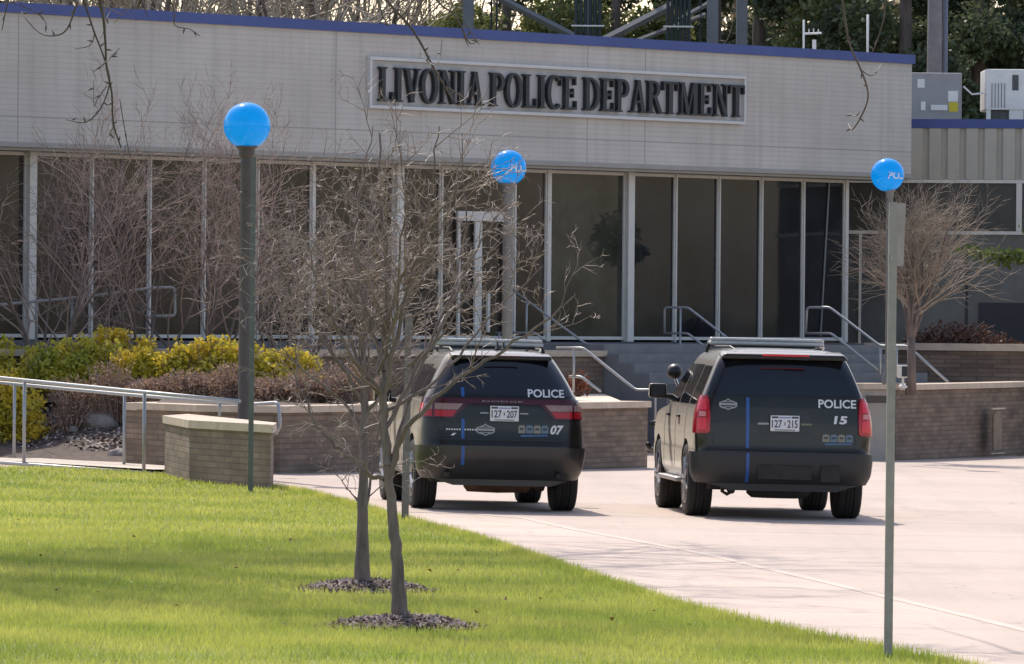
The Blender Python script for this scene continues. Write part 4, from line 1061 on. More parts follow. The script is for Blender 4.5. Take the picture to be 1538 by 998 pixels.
lamp('tall dark lamp post with a blue globe, the largest of the three', 371, 189, 89.0, 70*89/FPX, 0.05, .082, M_lamp)
lamp('blue globe lamp reading POLICE above the left police car', 764, 252, 106.0, 53*106/FPX, .93, .075, M_lampg, 'POLICE', R(60))
lamp('blue globe lamp at the right, its post hidden by the signpost', 1333, 263, 106.8, 50*106.8/FPX, 1.16, .05, M_lampg, 'POLICE', R(55), foot_dx=.04)

# ------------------------------------------------------------------ sign posts
def signpost(label, top, bot, D, w_, m, sign=None, dep=.05):
    a = at(*top, D); b = at(*bot, D); root = empty('signpost', (b.x, b.y, gz(b.x))); tag(root, label, 'signpost')
    dx = a.x-b.x; H = a.z-gz(b.x)
    mb = MB()                                              # U-channel with flanges
    def seg(x0, x1, y0, y1):
        mb.add([(x0, y0, -.1), (x1, y0, -.1), (x1, y1, -.1), (x0, y1, -.1), (x0+dx, y0, H), (x1+dx, y0, H), (x1+dx, y1, H), (x0+dx, y1, H)],
               [(0, 3, 2, 1), (4, 5, 6, 7), (0, 1, 5, 4), (1, 2, 6, 5), (2, 3, 7, 6), (3, 0, 4, 7)])
    seg(-w_/2, w_/2, 0, .006); seg(-w_/2, -w_/2+.006, .0062, dep); seg(w_/2-.006, w_/2, .0062, dep)
    mb.build('post', m, root)
    if sign:
        x0, x1, y0, y1 = sign; p0 = at(x0, y0, D); p1 = at(x1, y1, D)
        mb = MB(); mb.add([(p0.x-b.x, dep+.01, p0.z-root.location.z), (p1.x-b.x, dep+.09, p0.z-root.location.z), (p1.x-b.x-.012, dep+.09, p1.z-root.location.z), (p0.x-b.x-.012, dep+.01, p1.z-root.location.z)], [(0, 1, 2, 3)])
        o = mb.build('sign_panel', m, root)
        sm = o.modifiers.new('thick', 'SOLIDIFY'); sm.thickness = .004
        mb = MB()
        for yy in (y0+8, y1-12):
            q = at(x0+2, yy, D); mb.tube([(q.x-b.x, -.015, q.z-root.location.z), (q.x-b.x, dep+.02, q.z-root.location.z)], .008, 8)
        mb.build('bolt', M_gal, root)
    return root
M_post = mat('weathered_post', (.29, .275, .25), .6, .15, 8)
M_postg = mat('dark_green_post', (.12, .135, .125), .6, .15, 8)
pD = gat(1334, 988, LZ).y
signpost('tall metal signpost at the right, standing on the lawn edge before the right car', (1342, 304), (1334, 990), pD, .055, M_post, (1337, 1361, 305, 400), .05)
signpost('thin green metal post in front of the squat brick pier', (381, 236), (376, 740), gat(376, 740, LZ).y, .060, M_postg, None, .04)
signpost('thin leaning grey post at the lawn edge beside the left police car', (614, 470), (608, 786), gat(608, 784, LZ).y, .075, mat('grey_post', (.15, .14, .135), .6, .2, 8), None, .03)
# small flood light on the terrace
fl = at(1356, 575, 107.6); root = empty('floodlight', (fl.x, fl.y, 1.10)); tag(root, 'small white floodlight on the coping beside the right terrace tree', 'light')
MB().bevbox(-.09, .07, -.06, .06, .16, .36, .015).build('housing', M_white, root); MB().tube([(0, 0, 0), (0, 0, .16)], .02, 8).build('stalk', M_white, root)
MB().box(-.02, .068, -.066, -.0605, .18, .34).build('lens', M_black, root); MB().lathe([(.07, 0), (.07, .03), (.03, .05)], 14).build('base', M_white, root)

# ------------------------------------------------------------------ roof-top things
M_unit = mat('roof_unit_grey', (.33, .32, .32), .6, .08, 3); M_uw = mat('roof_unit_white', (.78, .76, .72), .6, .1, 3)
D = 129; a = at(1371, 178, D); b = at(1445, 110, D); zr = wzs-.1
root = empty('roof_unit', (a.x, a.y, zr)); tag(root, 'grey metal air handler on the wing roof with yellow and white stickers', 'roof unit')
MB().bevbox(-.6, b.x-a.x, 0, 1.4, 0, b.z-zr, .02).build('cabinet', M_unit, root)
def onun(px0, px1, py0, py1, nm, m, e=.006):
    p = at(px0, py1, D); q_ = at(px1, py0, D); MB().box(p.x-a.x, q_.x-a.x, -e, .002, p.z-zr, q_.z-zr).build(nm, m, root)
onun(1378, 1389, 119, 132, 'white_label', M_uw); onun(1424, 1439, 137, 153, 'white_label', M_uw); onun(1425, 1439, 154, 168, 'yellow_label', mat('yellow_sticker', (.65, .52, .03), .5))
onun(1398, 1423, 158, 166, 'handle_bar', M_uw, .03); onun(1383, 1390, 153, 166, 'latch', M_uw, .02)
a2 = at(1480, 178, D); b2 = at(1600, 105, D); root2 = empty('roof_unit', (a2.x, a2.y, zr)); tag(root2, 'white louvred cooling unit at the right end of the wing roof', 'roof unit')
H2 = b2.z-zr; W2 = b2.x-a2.x
MB().bevbox(0, W2, 0, 1.5, H2*.42, H2, .02).build('housing', M_uw, root2); MB().box(.02, .10, 0, .08, 0, H2*.42).build('leg', M_uw, root2)
MB().box(.45, .72, 0.02, .5, 0, H2*.419).build('control_box', M_uw, root2); MB().box(.1, W2, .1, 1.4, .1, H2*.41).build('coil', mat('coil_dark', (.10, .10, .10), .7, .3, 10), root2)
mb = MB()
for k in range(5): mb.tube([(.12+k*.06, -.01, H2*.45), (.12+k*.06, -.01, H2*.8)], .006, 5)
mb.box(.5, .62, -.006, .004, H2*.7, H2*.92); mb.build('wiring', MATS['coil_dark'], root2)
mb = MB(); mb.tube([at(1447, 130, 129)-Vector(root2.location), at(1460, 142, 129)-Vector(root2.location), at(1480, 140, 129)-Vector(root2.location)], .02, 6); mb.build('hose', M_uw, root2)
# antennas
def antenna(label, px, y0, y1, D, r_, parts):
    a = at(px, y1, D); b = at(px, y0, D); root = empty('antenna', (a.x, a.y, ZT-.3)); tag(root, label, 'antenna')
    MB().tube([(0, 0, 0), (0, 0, b.z-ZT+.3)], r_, 8).build('mast', M_uw, root, True)
    for (p0, p1, rr) in parts:
        A = at(*p0, D)-Vector(root.location); B = at(*p1, D)-Vector(root.location); MB().tube([A, B], rr, 8).build('element', M_uw, root)
    return root
antenna('white rooftop antenna with a short crossbar near the blue roof edge', 1207, 30, 74, 123.5, .018, [((1207, 51), (1234, 50), .018), ((1223, 78), (1223, 60), .035), ((1215, 51), (1215, 44), .01), ((1222, 51), (1222, 43), .01), ((1229, 51), (1229, 44), .01)])
antenna('thin white rooftop mast left of the roof corner', 1303, 22, 80, 124.5, .022, [])
# utility pole and radio tower
M_pole = mat('pole_grey', (.20, .185, .18), .8, .15, 6)
p = at(1404, 60, 131); root = empty('utility_pole', (p.x, p.y, 0)); tag(root, 'thick grey pole with a narrow conduit rising behind the wing roof', 'pole')
MB().tube([(0, 0, 0), (0, 0, 6), (0, 0, 14)], [.17, .15, .12], 14).build('pole_shaft', M_pole, root, True)
MB().tube([(.20, 0, 0), (.20, 0, 13)], .05, 8).build('conduit', mat('conduit_blue_grey', (.14, .145, .19), .7), root, True)
TD = 136.0; M_tw = mat('tower_steel', (.15, .16, .175), .6, .12, 4); M_cab = mat('tower_cable_dark', (.018, .03, .035), .6, .3, 6)
tc0 = at(950, 60, TD); root = empty('radio_tower', (tc0.x, tc0.y, 0)); tag(root, 'steel lattice radio tower base with diagonal braces and cable runs behind the roof', 'tower'); r0 = Vector(root.location)
def tl(p0, p1, w_, D0=TD, D1=None, m=M_tw, nm='strut'):
    A = at(*p0, D0)-r0; B = at(*p1, D1 or D0)-r0; MB().tube([A, B], w_, 4).build(nm, m, root)
for px, D_ in ((703, TD), (1070, TD-2), (1114, TD), (882, TD+4)):
    A = at(px, 60, D_)-r0; w_ = .11 if px != 882 else .05
    MB().box(A.x-w_, A.x+w_, A.y-w_, A.y+w_, -r0.z, 16).build('leg', M_tw, root)
tl((735, -10), (868, 58), .075); tl((905, 62), (1010, 8), .085); tl((640, -40), (703, -90), .06); tl((935, 70), (1060, 22), .05); tl((1020, 30), (1110, -20), .05); tl((1114, -40), (1010, -120), .07); tl((703, -60), (868, -120), .07)
for px0, px1 in ((862, 904), (1000, 1038)):
    A = at(px0, 30, TD-1)-r0; B = at(px1, 30, TD-1)-r0
    mb = MB(); n_ = 6
    for k in range(n_):
        x_ = A.x+(B.x-A.x)*(k+.5)/n_; mb.tube([(x_, A.y, 0), (x_, A.y, 16)], (B.x-A.x)/n_*.45, 6)
    mb.build('cable_run', M_cab, root, True)
    mb = MB()
    for zz in (7.0, 7.9, 8.75, 9.6): mb.tube([(A.x-.05, A.y-.08, zz), (B.x+.05, A.y-.08, zz)], .018, 6)
    mb.build('cable_clamp', M_uw, root)
for px in (738, 746, 1052):
    A = at(px, 30, TD)-r0; MB().tube([(A.x, A.y, 0), (A.x, A.y, 15)], .022, 6).build('conduit', M_cab, root)

# ------------------------------------------------------------------ trees behind the roof
bt = None
for i in range(10):
    px = -80+i*80+rnd.uniform(-15, 15); D = rnd.uniform(146, 162); p = at(px, 20, D)
    if i < 3: bt = bare_tree('background_tree', 'x', 'bare trees behind the roof', (p.x, p.y, 0), 13, .42, 500+i, m=mat('far_twig', (.42, .36, .29), .8, .35, .8), nst=6, levels=4, nn=(9, 6, 4, 2), tr=.16, trunk=2.5, rmin=.013, lscale=.9); o = bt; protos = (protos + [bt]) if i else [bt]
    else: o = copy_tree(protos[i % 3]); o.location = (p.x, p.y, 0)
    o.rotation_euler = (0, 0, rnd.uniform(0, 6.28)); s_ = rnd.uniform(.92, 1.12); o.scale = (s_, s_, s_)
    tag(o, 'tall bare woodland tree, its twigs showing above the left roof edge', 'tree', 'bare trees behind the roof')
M_ever = thin_mat('evergreen_leaf', (.055, .075, .04), (.15, .18, .09), .9, .35)
M_oliv = thin_mat('olive_leaf', (.12, .15, .05), (.26, .27, .10), .9, .35)
def evergreen(px, D, H, seed, m, rad):
    p = at(px, 50, D); root = empty('evergreen_tree', (p.x, p.y, 0)); s_ = random.Random(seed)
    MB().tube([(0, 0, 0), (0, 0, H*.5), (0, 0, H)], [.22, .16, .03], 8).build('trunk', M_bark, root, True)
    bl = []
    for k in range(26):
        z_ = s_.uniform(2, H); r_ = rad*(1-.55*z_/H)*s_.uniform(.5, 1); a_ = s_.uniform(0, 6.28)
        bl.append((r_*math.cos(a_), r_*math.sin(a_), z_, s_.uniform(.5, 1.0), s_.uniform(.5, 1.0), s_.uniform(.35, .75)))
    V, F = leaf_cloud(bl, 24000, .075, seed); o = mesh_np('crown', V, F, m); o.parent = root; return root
ev = [evergreen(0, 140, 14, 600, M_ever, 2.4), evergreen(0, 140, 15, 601, M_ever, 2.8), evergreen(0, 140, 12.5, 602, M_oliv, 2.2)]
pts = [(760, 2, 152), (840, 0, 158), (925, 2, 150), (1000, 1, 160), (1075, 0, 155), (1140, 1, 149), (1205, 0, 158), (1255, 2, 147), (1310, 1, 152), (1360, 0, 145), (1425, 1, 150), (1470, 0, 147), (1520, 1, 152), (1570, 0, 146), (1620, 2, 150)]
used = set()
for i, (px, k, D) in enumerate(pts):
    o = ev[k] if k not in used else copy_tree(ev[k]); used.add(k)
    p = at(px, 50, D); o.location = (p.x, p.y, 0); o.rotation_euler = (0, 0, rnd.uniform(0, 6.28))
    if k == 2: tag(o, 'lighter olive-green tree among the dark evergreens behind the roof', 'tree', 'olive trees behind the roof')
    else: tag(o, 'dense dark evergreen tree standing behind the roof', 'tree', 'dark evergreens behind the roof')
# far wood as one mass
V, F = leaf_cloud([(x_, 190+rnd.uniform(-6, 6), rnd.uniform(4, 11) if x_ > 0 else 3, 4.5, 3, rnd.uniform(4, 6) if x_ > 0 else 3.6) for x_ in range(-44, 46, 4)], 60000, .32, 777)
tag(mesh_np('far_wood', V, F, thin_mat('far_wood_leaf', (.22, .19, .12), (.55, .47, .32), .25, .5)), 'hazy brown wood closing the view behind the building', 'wood', kind='stuff')
#CARS
# ------------------------------------------------------------------ police cars
def paint_extra(nt, b, out): pass
def paint_extra(nt, b, out):
    b.inputs['Sheen Weight'].default_value = .30; b.inputs['Sheen Roughness'].default_value = .35; b.inputs['Sheen Tint'].default_value = (1, .93, .8, 1)
    b.inputs['Coat Roughness'].default_value = .06; b.inputs['Coat Tint'].default_value = (1, .93, .82, 1)
M_paint = mat('black_car_paint', (.010, .010, .008), .3, .25, 3, coat=.45, spec=.25, extra=paint_extra)
M_cglass = mat('tinted_car_glass', (.006, .007, .010), .04, spec=.6)
M_tyre = mat('tyre_rubber', (.018, .018, .018), .8, .25, 12)
M_rim = mat('alloy_rim', (.32, .32, .33), .35, metal=.8)
M_under = mat('underbody_dark', (.03, .027, .025), .85, .3, 8)
M_trim = mat('car_trim', (.02, .02, .021), .55, .1, 20)
def lens(name, col, rough=.12, trans=0): 
    return mat(name, col, .2, .15, 25, coat=.4, spec=.35)
M_red = lens('red_tail_lens', (.38, .006, .012)); M_redb = lens('bright_red_lens', (.66, .02, .035)); M_dred = lens('dark_red_lens', (.055, .004, .007)); M_clear = lens('clear_tail_lens', (.27, .17, .15))
M_decal = mat('white_car_decal', (.62, .63, .64), .4); M_decg = mat('grey_car_decal', (.30, .31, .31), .4); M_bstripe = mat('blue_stripe_decal', (.02, .085, .30), .35)
M_decb = mat('pale_blue_decal', (.10, .15, .20), .4); M_dect = mat('pale_tan_decal', (.20, .19, .16), .4)
M_plate = mat('plate_white', (.62, .64, .66), .4); M_ptxt = mat('plate_ink', (.03, .035, .07), .4)
M_chrome = mat('bright_chrome', (.7, .7, .72), .12, metal=1)
M_bar = mat('lightbar_white', (.50, .49, .46), .35, .1, 8, coat=.5)

class Suv:
    def __init__(s, table, bow):
        rows = []
        for i in range(len(table)-1):
            for j in range(5):
                t = j/5; rows.append([a+(b-a)*t for a, b in zip(table[i], table[i+1])])
        rows.append(list(table[-1]))
        for _ in range(2):
            rows = [rows[0]]+[[(rows[i-1][k]+2*rows[i][k]+rows[i+1][k])/4 for k in range(6)] for i in range(1, len(rows)-1)]+[rows[-1]]
        s.rows = rows; s.bow = bow
    def prm(s, z):
        r_ = s.rows
        if z <= r_[0][0]: return [z]+list(r_[0][1:])
        for i in range(len(r_)-1):
            if r_[i+1][0] >= z:
                t = (z-r_[i][0])/max(1e-9, r_[i+1][0]-r_[i][0]); return [a+(b-a)*t for a, b in zip(r_[i], r_[i+1])]
        return r_[-1]
    def P(s, z, u, front=False, row=None):
        z, W, Rr, F, c, cf = row or s.prm(z)
        E, cc, sg_ = (F, cf, -1) if front else (Rr, c, 1)
        cc = min(cc, W*.9); a = W-cc; q = abs(u)
        if q <= a: x_, d_ = q, 0
        elif q <= a+PI*cc/2: th = (q-a)/cc; x_, d_ = a+cc*math.sin(th), cc*(1-math.cos(th))
        else: x_, d_ = W, cc+(q-a-PI*cc/2)
        bow = (s.bow if not front else .16)*(x_/W)**2*max(0, 1-d_/.9)
        return Vector((math.copysign(x_, u), E+sg_*(d_+bow), z))
    def uy(s, z, y):
        _, W, Rr, F, c, cf = s.prm(z); c = min(c, W*.9); return (W-c)+PI*c/2+(y-Rr-c)
    def normal(s, z, u, front=False):
        e = .01; a = s.P(z, u+e, front)-s.P(z, u-e, front); b = s.P(z+e, u, front)-s.P(z-e, u, front)
        n_ = a.cross(b); n_.normalize(); return n_ if not front else -n_
    def body(s, parent, m, wheels, wr):
        vs = []; fs = []; n_ = None
        for row in s.rows:
            z, W, Rr, F, c, cf = row; half = []
            c_ = min(c, W*.9); cf_ = min(cf, W*.9)
            a = W-c_; 
            for k in range(9): half.append(s.P(z, a*k/8, row=row))
            for k in range(1, 9): half.append(s.P(z, a+PI*c_/2*k/8, row=row))
            y0 = Rr+c_; y1 = F-cf_
            for k in range(1, 20): half.append(Vector((W, y0+(y1-y0)*k/20 + s.bow*max(0, 1-(c_+(y1-y0)*k/20)/.9), z)))
            af = W-cf_
            for k in range(8, 0, -1): half.append(s.P(z, af+PI*cf_/2*k/8, True, row=row))
            for k in range(6, -1, -1): half.append(s.P(z, af*k/6, True, row=row))
            loop = half + [Vector((-p.x, p.y, p.z)) for p in reversed(half[1:-1])]
            if row is s.rows[0]: n_ = len(loop)
            vs += loop
        m_ = len(s.rows)
        for i in range(m_-1):
            for k in range(n_): fs.append((i*n_+k, i*n_+(k+1) % n_, (i+1)*n_+(k+1) % n_, (i+1)*n_+k))
        fs.append(tuple(range(n_-1, -1, -1))); fs.append(tuple((m_-1)*n_+k for k in range(n_)))
        o = mesh_obj('body', vs, fs, m)
        cut = MB()
        for (wx, wy) in wheels:
            sgn = 1 if wx > 0 else -1
            cut.lathe([(wr, sgn*.58 if sgn > 0 else -1.3), (wr, 1.3 if sgn > 0 else -.58)], 40, (0, wy, .40), 'x')
        co = cut.build('cut', m)
        bm_ = o.modifiers.new('b', 'BOOLEAN'); bm_.operation = 'DIFFERENCE'; bm_.object = co; bm_.solver = 'EXACT'
        dg = bpy.context.evaluated_depsgraph_get(); dg.update()
        me = bpy.data.meshes.new_from_object(o.evaluated_get(dg))
        bpy.data.objects.remove(o); bpy.data.objects.remove(co)
        o = bpy.data.objects.new('body', me); COL.objects.link(o); o.parent = parent
        angle_smooth(o, 40); return o
    def patch(s, name, rows, m, parent, off=.004, back=.02, nx=14, front=False, nz=4):
        """rows: (z, u_left, u_right) from bottom to top; solid shell standing `off` proud of the skin"""
        R2 = []
        for i in range(len(rows)-1):
            for j in range(nz):
                t = j/nz; R2.append([a+(b-a)*t for a, b in zip(rows[i], rows[i+1])])
        R2.append(rows[-1]); vs = []; bk = []; nr = len(R2)
        for z, a, b in R2:
            for k in range(nx+1):
                u = a+(b-a)*k/nx; p = s.P(z, u, front); n_ = s.normal(z, u, front); vs.append(p+n_*off); bk.append(p-n_*back)
        w_ = nx+1; fs = [(i*w_+k, i*w_+k+1, (i+1)*w_+k+1, (i+1)*w_+k) for i in range(nr-1) for k in range(nx)]
        N_ = len(vs); loop = list(range(w_))+[i*w_+nx for i in range(1, nr)]+[(nr-1)*w_+k for k in range(nx-1, -1, -1)]+[i*w_ for i in range(nr-2, 0, -1)]
        fs += [(loop[(k+1) % len(loop)], loop[k], N_+loop[k], N_+loop[(k+1) % len(loop)]) for k in range(len(loop))]
        o = mesh_obj(name, vs+bk, fs, m, parent); return angle_smooth(o, 40)
    def decal(s, name, pts2, faces, m, parent, off=.0065):
        return mesh_obj(name, [s.P(z, u)+s.normal(z, u)*off for u, z in pts2], faces, m, parent)
    def text(s, txt, x0, x1, z0, z1, m, parent, bold=.03, off=.0065, name='lettering', slant=0):
        v, f = text_geo(txt, bold); return s.decal(name, [(x0+(x1-x0)*a+slant*(b-.5)*(z1-z0), z0+(z1-z0)*b) for a, b in v], f, m, parent, off)
    def emblem(s, x0, x1, z0, z1, parent):
        """winged badge: pale hexagonal outline with a banner across"""
        def pl(q): return [(x0+(x1-x0)*a, z0+(z1-z0)*b) for a, b in q]
        hexo = [(.0, .35), (.12, .20), (.38, .12), (.5, 0), (.62, .12), (.88, .20), (1, .35), (1, .65), (.80, .78), (.62, .86), (.5, 1), (.38, .86), (.20, .78), (0, .65)]
        inn = [((a-.5)*.84+.5, (b-.5)*.78+.5) for a, b in hexo]; n_ = len(hexo)
        s.decal('badge_outline', pl(hexo)+pl(inn), [(k, (k+1) % n_, n_+(k+1) % n_, n_+k) for k in range(n_)], M_decg, parent)
        v = []; f = []
        for (a, b, c, d) in ((.06, .94, .42, .60), (.2, .8, .68, .74), (.2, .8, .26, .32)):
            k = len(v); v += pl([(a, c), (b, c), (b, d), (a, d)]); f.append((k, k+1, k+2, k+3))
        s.decal('badge_banner', v, f, M_decg, parent, .0068)
    def city_logo(s, x0, x1, z0, z1, parent):
        w_ = (x1-x0)/4
        for k in range(4):
            v = []; f = []; cx = x0+w_*(k+.5); h_ = z1-z0
            r1 = w_*.46
            pts2 = [(cx-r1, z0+h_*.30), (cx+r1, z0+h_*.30), (cx+r1, z0+h_*.85), (cx+r1*.6, z1), (cx-r1*.6, z1), (cx-r1, z0+h_*.85)]
            s.decal('logo_tile', pts2, [tuple(range(6))], M_decb if k % 2 else M_dect, parent)
            q = [(cx-r1*.55, z0+h_*.60), (cx+r1*.55, z0+h_*.60), (cx+r1*.55, z0+h_*.74), (cx-r1*.55, z0+h_*.74)]
            s.decal('logo_mark', q, [(0, 1, 2, 3)], M_trim, parent, .0075)
        q = [(x0+w_*.4, z0), (x1-.01, z0+.01), (x1-.02, z0+.026), (x0+w_*.3, z0+.02)]
        s.decal('logo_wave', q, [(0, 1, 2, 3)], mat('logo_blue', (.05, .12, .25), .4), parent)
    def plate(s, txt, x0, x1, z0, z1, parent):
        yb = min(s.P(z, x_).y for z in (z0, z1) for x_ in (x0, x1, 0))-.018
        root = MB().bevbox(x0, x1, yb, yb+.02, z0, z1, .004, 1).build('licence_plate', M_plate, parent)
        def t2(t, a, b, c, d, m, e, bold=.0):
            v, f = text_geo(t, bold); mesh_obj('plate_text', [(a+(b-a)*p, yb-e, c+(d-c)*q) for p, q in v], f, m, root)
        W_ = x1-x0; H_ = z1-z0
        a, b = txt
        t2(a, x0+W_*.05, x0+W_*.40, z0+H_*.22, z0+H_*.72, M_ptxt, .0015, .02); t2(b, x0+W_*.58, x0+W_*.94, z0+H_*.22, z0+H_*.72, M_ptxt, .0015, .02)
        t2('x', x0+W_*.46, x0+W_*.53, z0+H_*.38, z0+H_*.58, M_ptxt, .0015, .03)
        for q0, q1 in ((.04, .27), (.73, .96)): MB().box(x0+W_*q0, x0+W_*q1, yb-.0015, yb+.002, z0+H_*.82, z0+H_*.94).build('plate_band', M_ptxt, root)
        MB().box(x0+W_*.30, x0+W_*.70, yb-.0015, yb+.002, z0+H_*.83, z0+H_*.90).build('plate_band', mat('plate_blue', (.10, .16, .40), .4), root)
        MB().box(x0+W_*.15, x0+W_*.85, yb-.0015, yb+.002, z0+H_*.06, z0+H_*.11).build('plate_strip', M_ptxt, root)
        MB().box(x0-.012, x1+.012, yb+.006, yb+.03, z0-.01, z1+.01).build('plate_frame', M_trim, root)
def wheel(parent, x_, y_, r_, wdt, m_rim):
    sgn = 1 if x_ > 0 else -1; h = wdt/2
    root = empty('wheel', (x_, y_, r_-.006)); root.parent = parent
    pr = [(r_*.66, -h*.9), (r_*.80, -h), (r_*.93, -h*.97), (r_*.985, -h*.84), (r_, -h*.6), (r_, -h*.36), (r_*.975, -h*.33), (r_*.975, -h*.27), (r_, -h*.24), (r_, -h*.03), (r_*.975, 0),
          (r_, h*.03), (r_, h*.24), (r_*.975, h*.27), (r_*.975, h*.33), (r_, h*.36), (r_, h*.6), (r_*.985, h*.84), (r_*.93, h*.97), (r_*.80, h), (r_*.66, h*.9)]
    angle_smooth(MB().lathe(pr, 48, (0, 0, 0), 'x').build('tyre', M_tyre, root), 40)
    mb = MB(); e = h*.92*sgn
    ro = [(r_*.665, e*.2), (r_*.665, e*1.0), (r_*.60, e*1.02), (r_*.58, e*.7), (.02, e*.5)]
    rim = MB().lathe(ro if sgn > 0 else ro, 32, (0, 0, 0), 'x').build('rim', M_trim, root)
    for k in range(5):
        a = 2*PI*k/5
        for da in (-.13, .13):
            p0 = Vector((e*.93, math.cos(a)*.05, math.sin(a)*.05)); p1 = Vector((e*.99, math.cos(a+da)*r_*.62, math.sin(a+da)*r_*.62)); mb.tube([p0, p1], [.035, .024], 6)
    mb.tube([(e*.8, 0, 0), (e*1.0, 0, 0)], .055, 16); ring_ = MB().lathe([(r_*.66, e*.97), (r_*.67, e*1.03), (r_*.61, e*1.035), (r_*.60, e*.97)], 40, (0, 0, 0), 'x')
    mb.add(ring_.v, ring_.f); mb.build('spokes', m_rim, rim)
def mirror(parent, s, side, y, z, W_):
    x0 = side*(W_-.02); x1 = side*(W_+.06); x2 = side*(W_+.26)
    r_ = MB().bevbox(min(x1, x2), max(x1, x2), y-.06, y+.08, z-.08, z+.09, .03, 3).build('side_mirror', M_paint, parent, True)
    MB().tube([(x0, y+.03, z-.06), (x1+side*.03, y+.02, z-.05)], .03, 8).build('mirror_arm', M_trim, r_)
    MB().box(min(x1, x2)+.02, max(x1, x2)-.02, y-.0635, y-.0605, z-.06, z+.07).build('mirror_glass', M_trim, r_)
def lightbar(parent, y, z, hw, zroof):
    root = MB().bevbox(-hw, hw, y-.14, y+.14, z, z+.045, .02, 3).build('light_bar', M_bar, parent, True)
    MB().bevbox(-hw+.01, hw-.01, y-.13, y+.13, z+.047, z+.085, .018, 3).build('bar_lens', mat('lightbar_lens', (.55, .54, .50), .2, .15, 14, coat=1), root, True)
    MB().bevbox(-hw+.1, hw-.1, y-.135, y+.135, z-.022, z-.002, .008, 1).build('bar_base', M_trim, root)
    for sx in (-1, 1):
        MB().tube([(sx*(hw-.02), y, z+.02), (sx*(hw+.01), y, z-.03), (sx*(hw+.02), y, zroof-.06)], .022, 8).build('bar_foot', M_trim, root)

def common(s, root, name, wb, wr, tw, tx, side, H):
    for yy in (0, wb):
        for sx in (-1, 1): wheel(root, sx*tx, yy, wr, tw, M_rim)
    # underbody
    MB().bevbox(-.78, .78, -.55, wb+.6, .30, .48, .03).build('chassis', M_under, root)
    ax = MB(); ax.tube([(-tx, 0, wr), (-.15, 0, wr), (.15, 0, wr), (tx, 0, wr)], .05, 10); ax.lathe([(.02, -.16), (.12, -.12), (.15, 0), (.12, .12), (.02, .16)], 14, (0, 0, wr), 'x'); ax.build('rear_axle', M_under, root)
    for zz, yy, sx in side['handles'] if 'handles' in side else []:
        p = s.P(zz, sx*s.uy(zz, yy)); MB().bevbox(p.x-.02 if sx > 0 else p.x-.03, p.x+.03 if sx > 0 else p.x+.02, yy-.10, yy+.10, zz-.016, zz+.016, .01).build('door_handle', M_trim, root)
def side_patch(s, name, rows, sx, m, root, off=.004, **k):
    """rows (z, y_rear, y_front)"""
    rr = []
    for z, a, b in rows:
        ua, ub = s.uy(z, a), s.uy(z, b); rr.append((z, ua, ub) if sx > 0 else (z, -ub, -ua))
    return s.patch(name, rr, m, root, off, **k)

def place_car(name, label, p_left, p_right, yaw):
    c = (p_left+p_right)/2
    root = empty(name, (c.x, c.y, gz(c.x)+.006), (0, math.atan(GS), R(yaw))); tag(root, label, 'police car', 'parked police cars'); return root

# ---- large boxy SUV, unit 15
#         z    W     R      F    c    cf
TT = [(.40, .93, -1.06, 3.80, .26, .45), (.50, .975, -1.15, 3.92, .26, .45), (.64, .985, -1.17, 3.96, .25, .45), (.735, .985, -1.165, 3.96, .24, .45), (.765, .978, -1.12, 3.95, .17, .45),
      (.90, .985, -1.11, 3.94, .16, .45), (1.05, .975, -1.10, 3.86, .15, .45), (1.13, .965, -1.09, 3.70, .15, .45), (1.20, .95, -1.08, 2.85, .15, .5), (1.24, .935, -1.075, 2.62, .15, .45),
      (1.35, .90, -1.05, 2.45, .14, .40), (1.60, .795, -.97, 2.02, .14, .35), (1.74, .735, -.90, 1.78, .15, .32), (1.80, .70, -.85, 1.62, .16, .32), (1.845, .65, -.78, 1.4, .18, .3), (1.87, .56, -.66, 1.15, .2, .3), (1.885, .40, -.45, .85, .2, .2), (1.89, .2, -.1, .5, .1, .1)]
T1 = Suv(TT, .05)
L1, R1_ = gat(1035, 771.5), gat(1282, 781.5)
suv = place_car('police_suv', 'boxy black police SUV numbered 15 with upright red corner tail lights', L1, R1_, 4.7)
wls = [(-.85, 0), (.85, 0), (-.85, 2.946), (.85, 2.946)]
T1.body(suv, M_paint, wls, .46)
common(T1, suv, 'x', 2.946, .405, .285, .845, {'handles': [(1.10, .85, -1), (1.10, 1.9, -1), (1.10, .85, 1), (1.10, 1.9, 1)]}, 1.89)
# rear glass and gate
W_ = lambda z: T1.prm(z)[1]
T1.patch('rear_window', [(1.37, -.86, .86), (1.50, -.83, .83), (1.66, -.77, .77), (1.765, -.72, .72)], M_cglass, suv, .006, nx=24)
MB()
T1.patch('gate_seam', [(.765, -.80, .80), (.778, -.80, .80)], M_trim, suv, .003, nx=20)
T1.patch('gate_seam', [(.78, -.80, -.79), (.93, -.80, -.79)], M_trim, suv, .003, nx=1)
T1.patch('gate_seam', [(.78, .79, .80), (.93, .79, .80)], M_trim, suv, .003, nx=1)
T1.patch('gate_recess', [(.93, -.28, .28), (1.17, -.28, .28), (1.20, -.24, .24)], mat('satin_black', (.016, .017, .017), .35), suv, .004, nx=10)
T1.patch('chrome_strip', [(1.045, -.30, -.18), (1.065, -.30, -.18)], M_decg, suv, .010, nx=2); T1.patch('chrome_strip', [(1.045, .18, .30), (1.065, .18, .30)], mat('green_reflex', (.12, .16, .07), .3), suv, .010, nx=2)
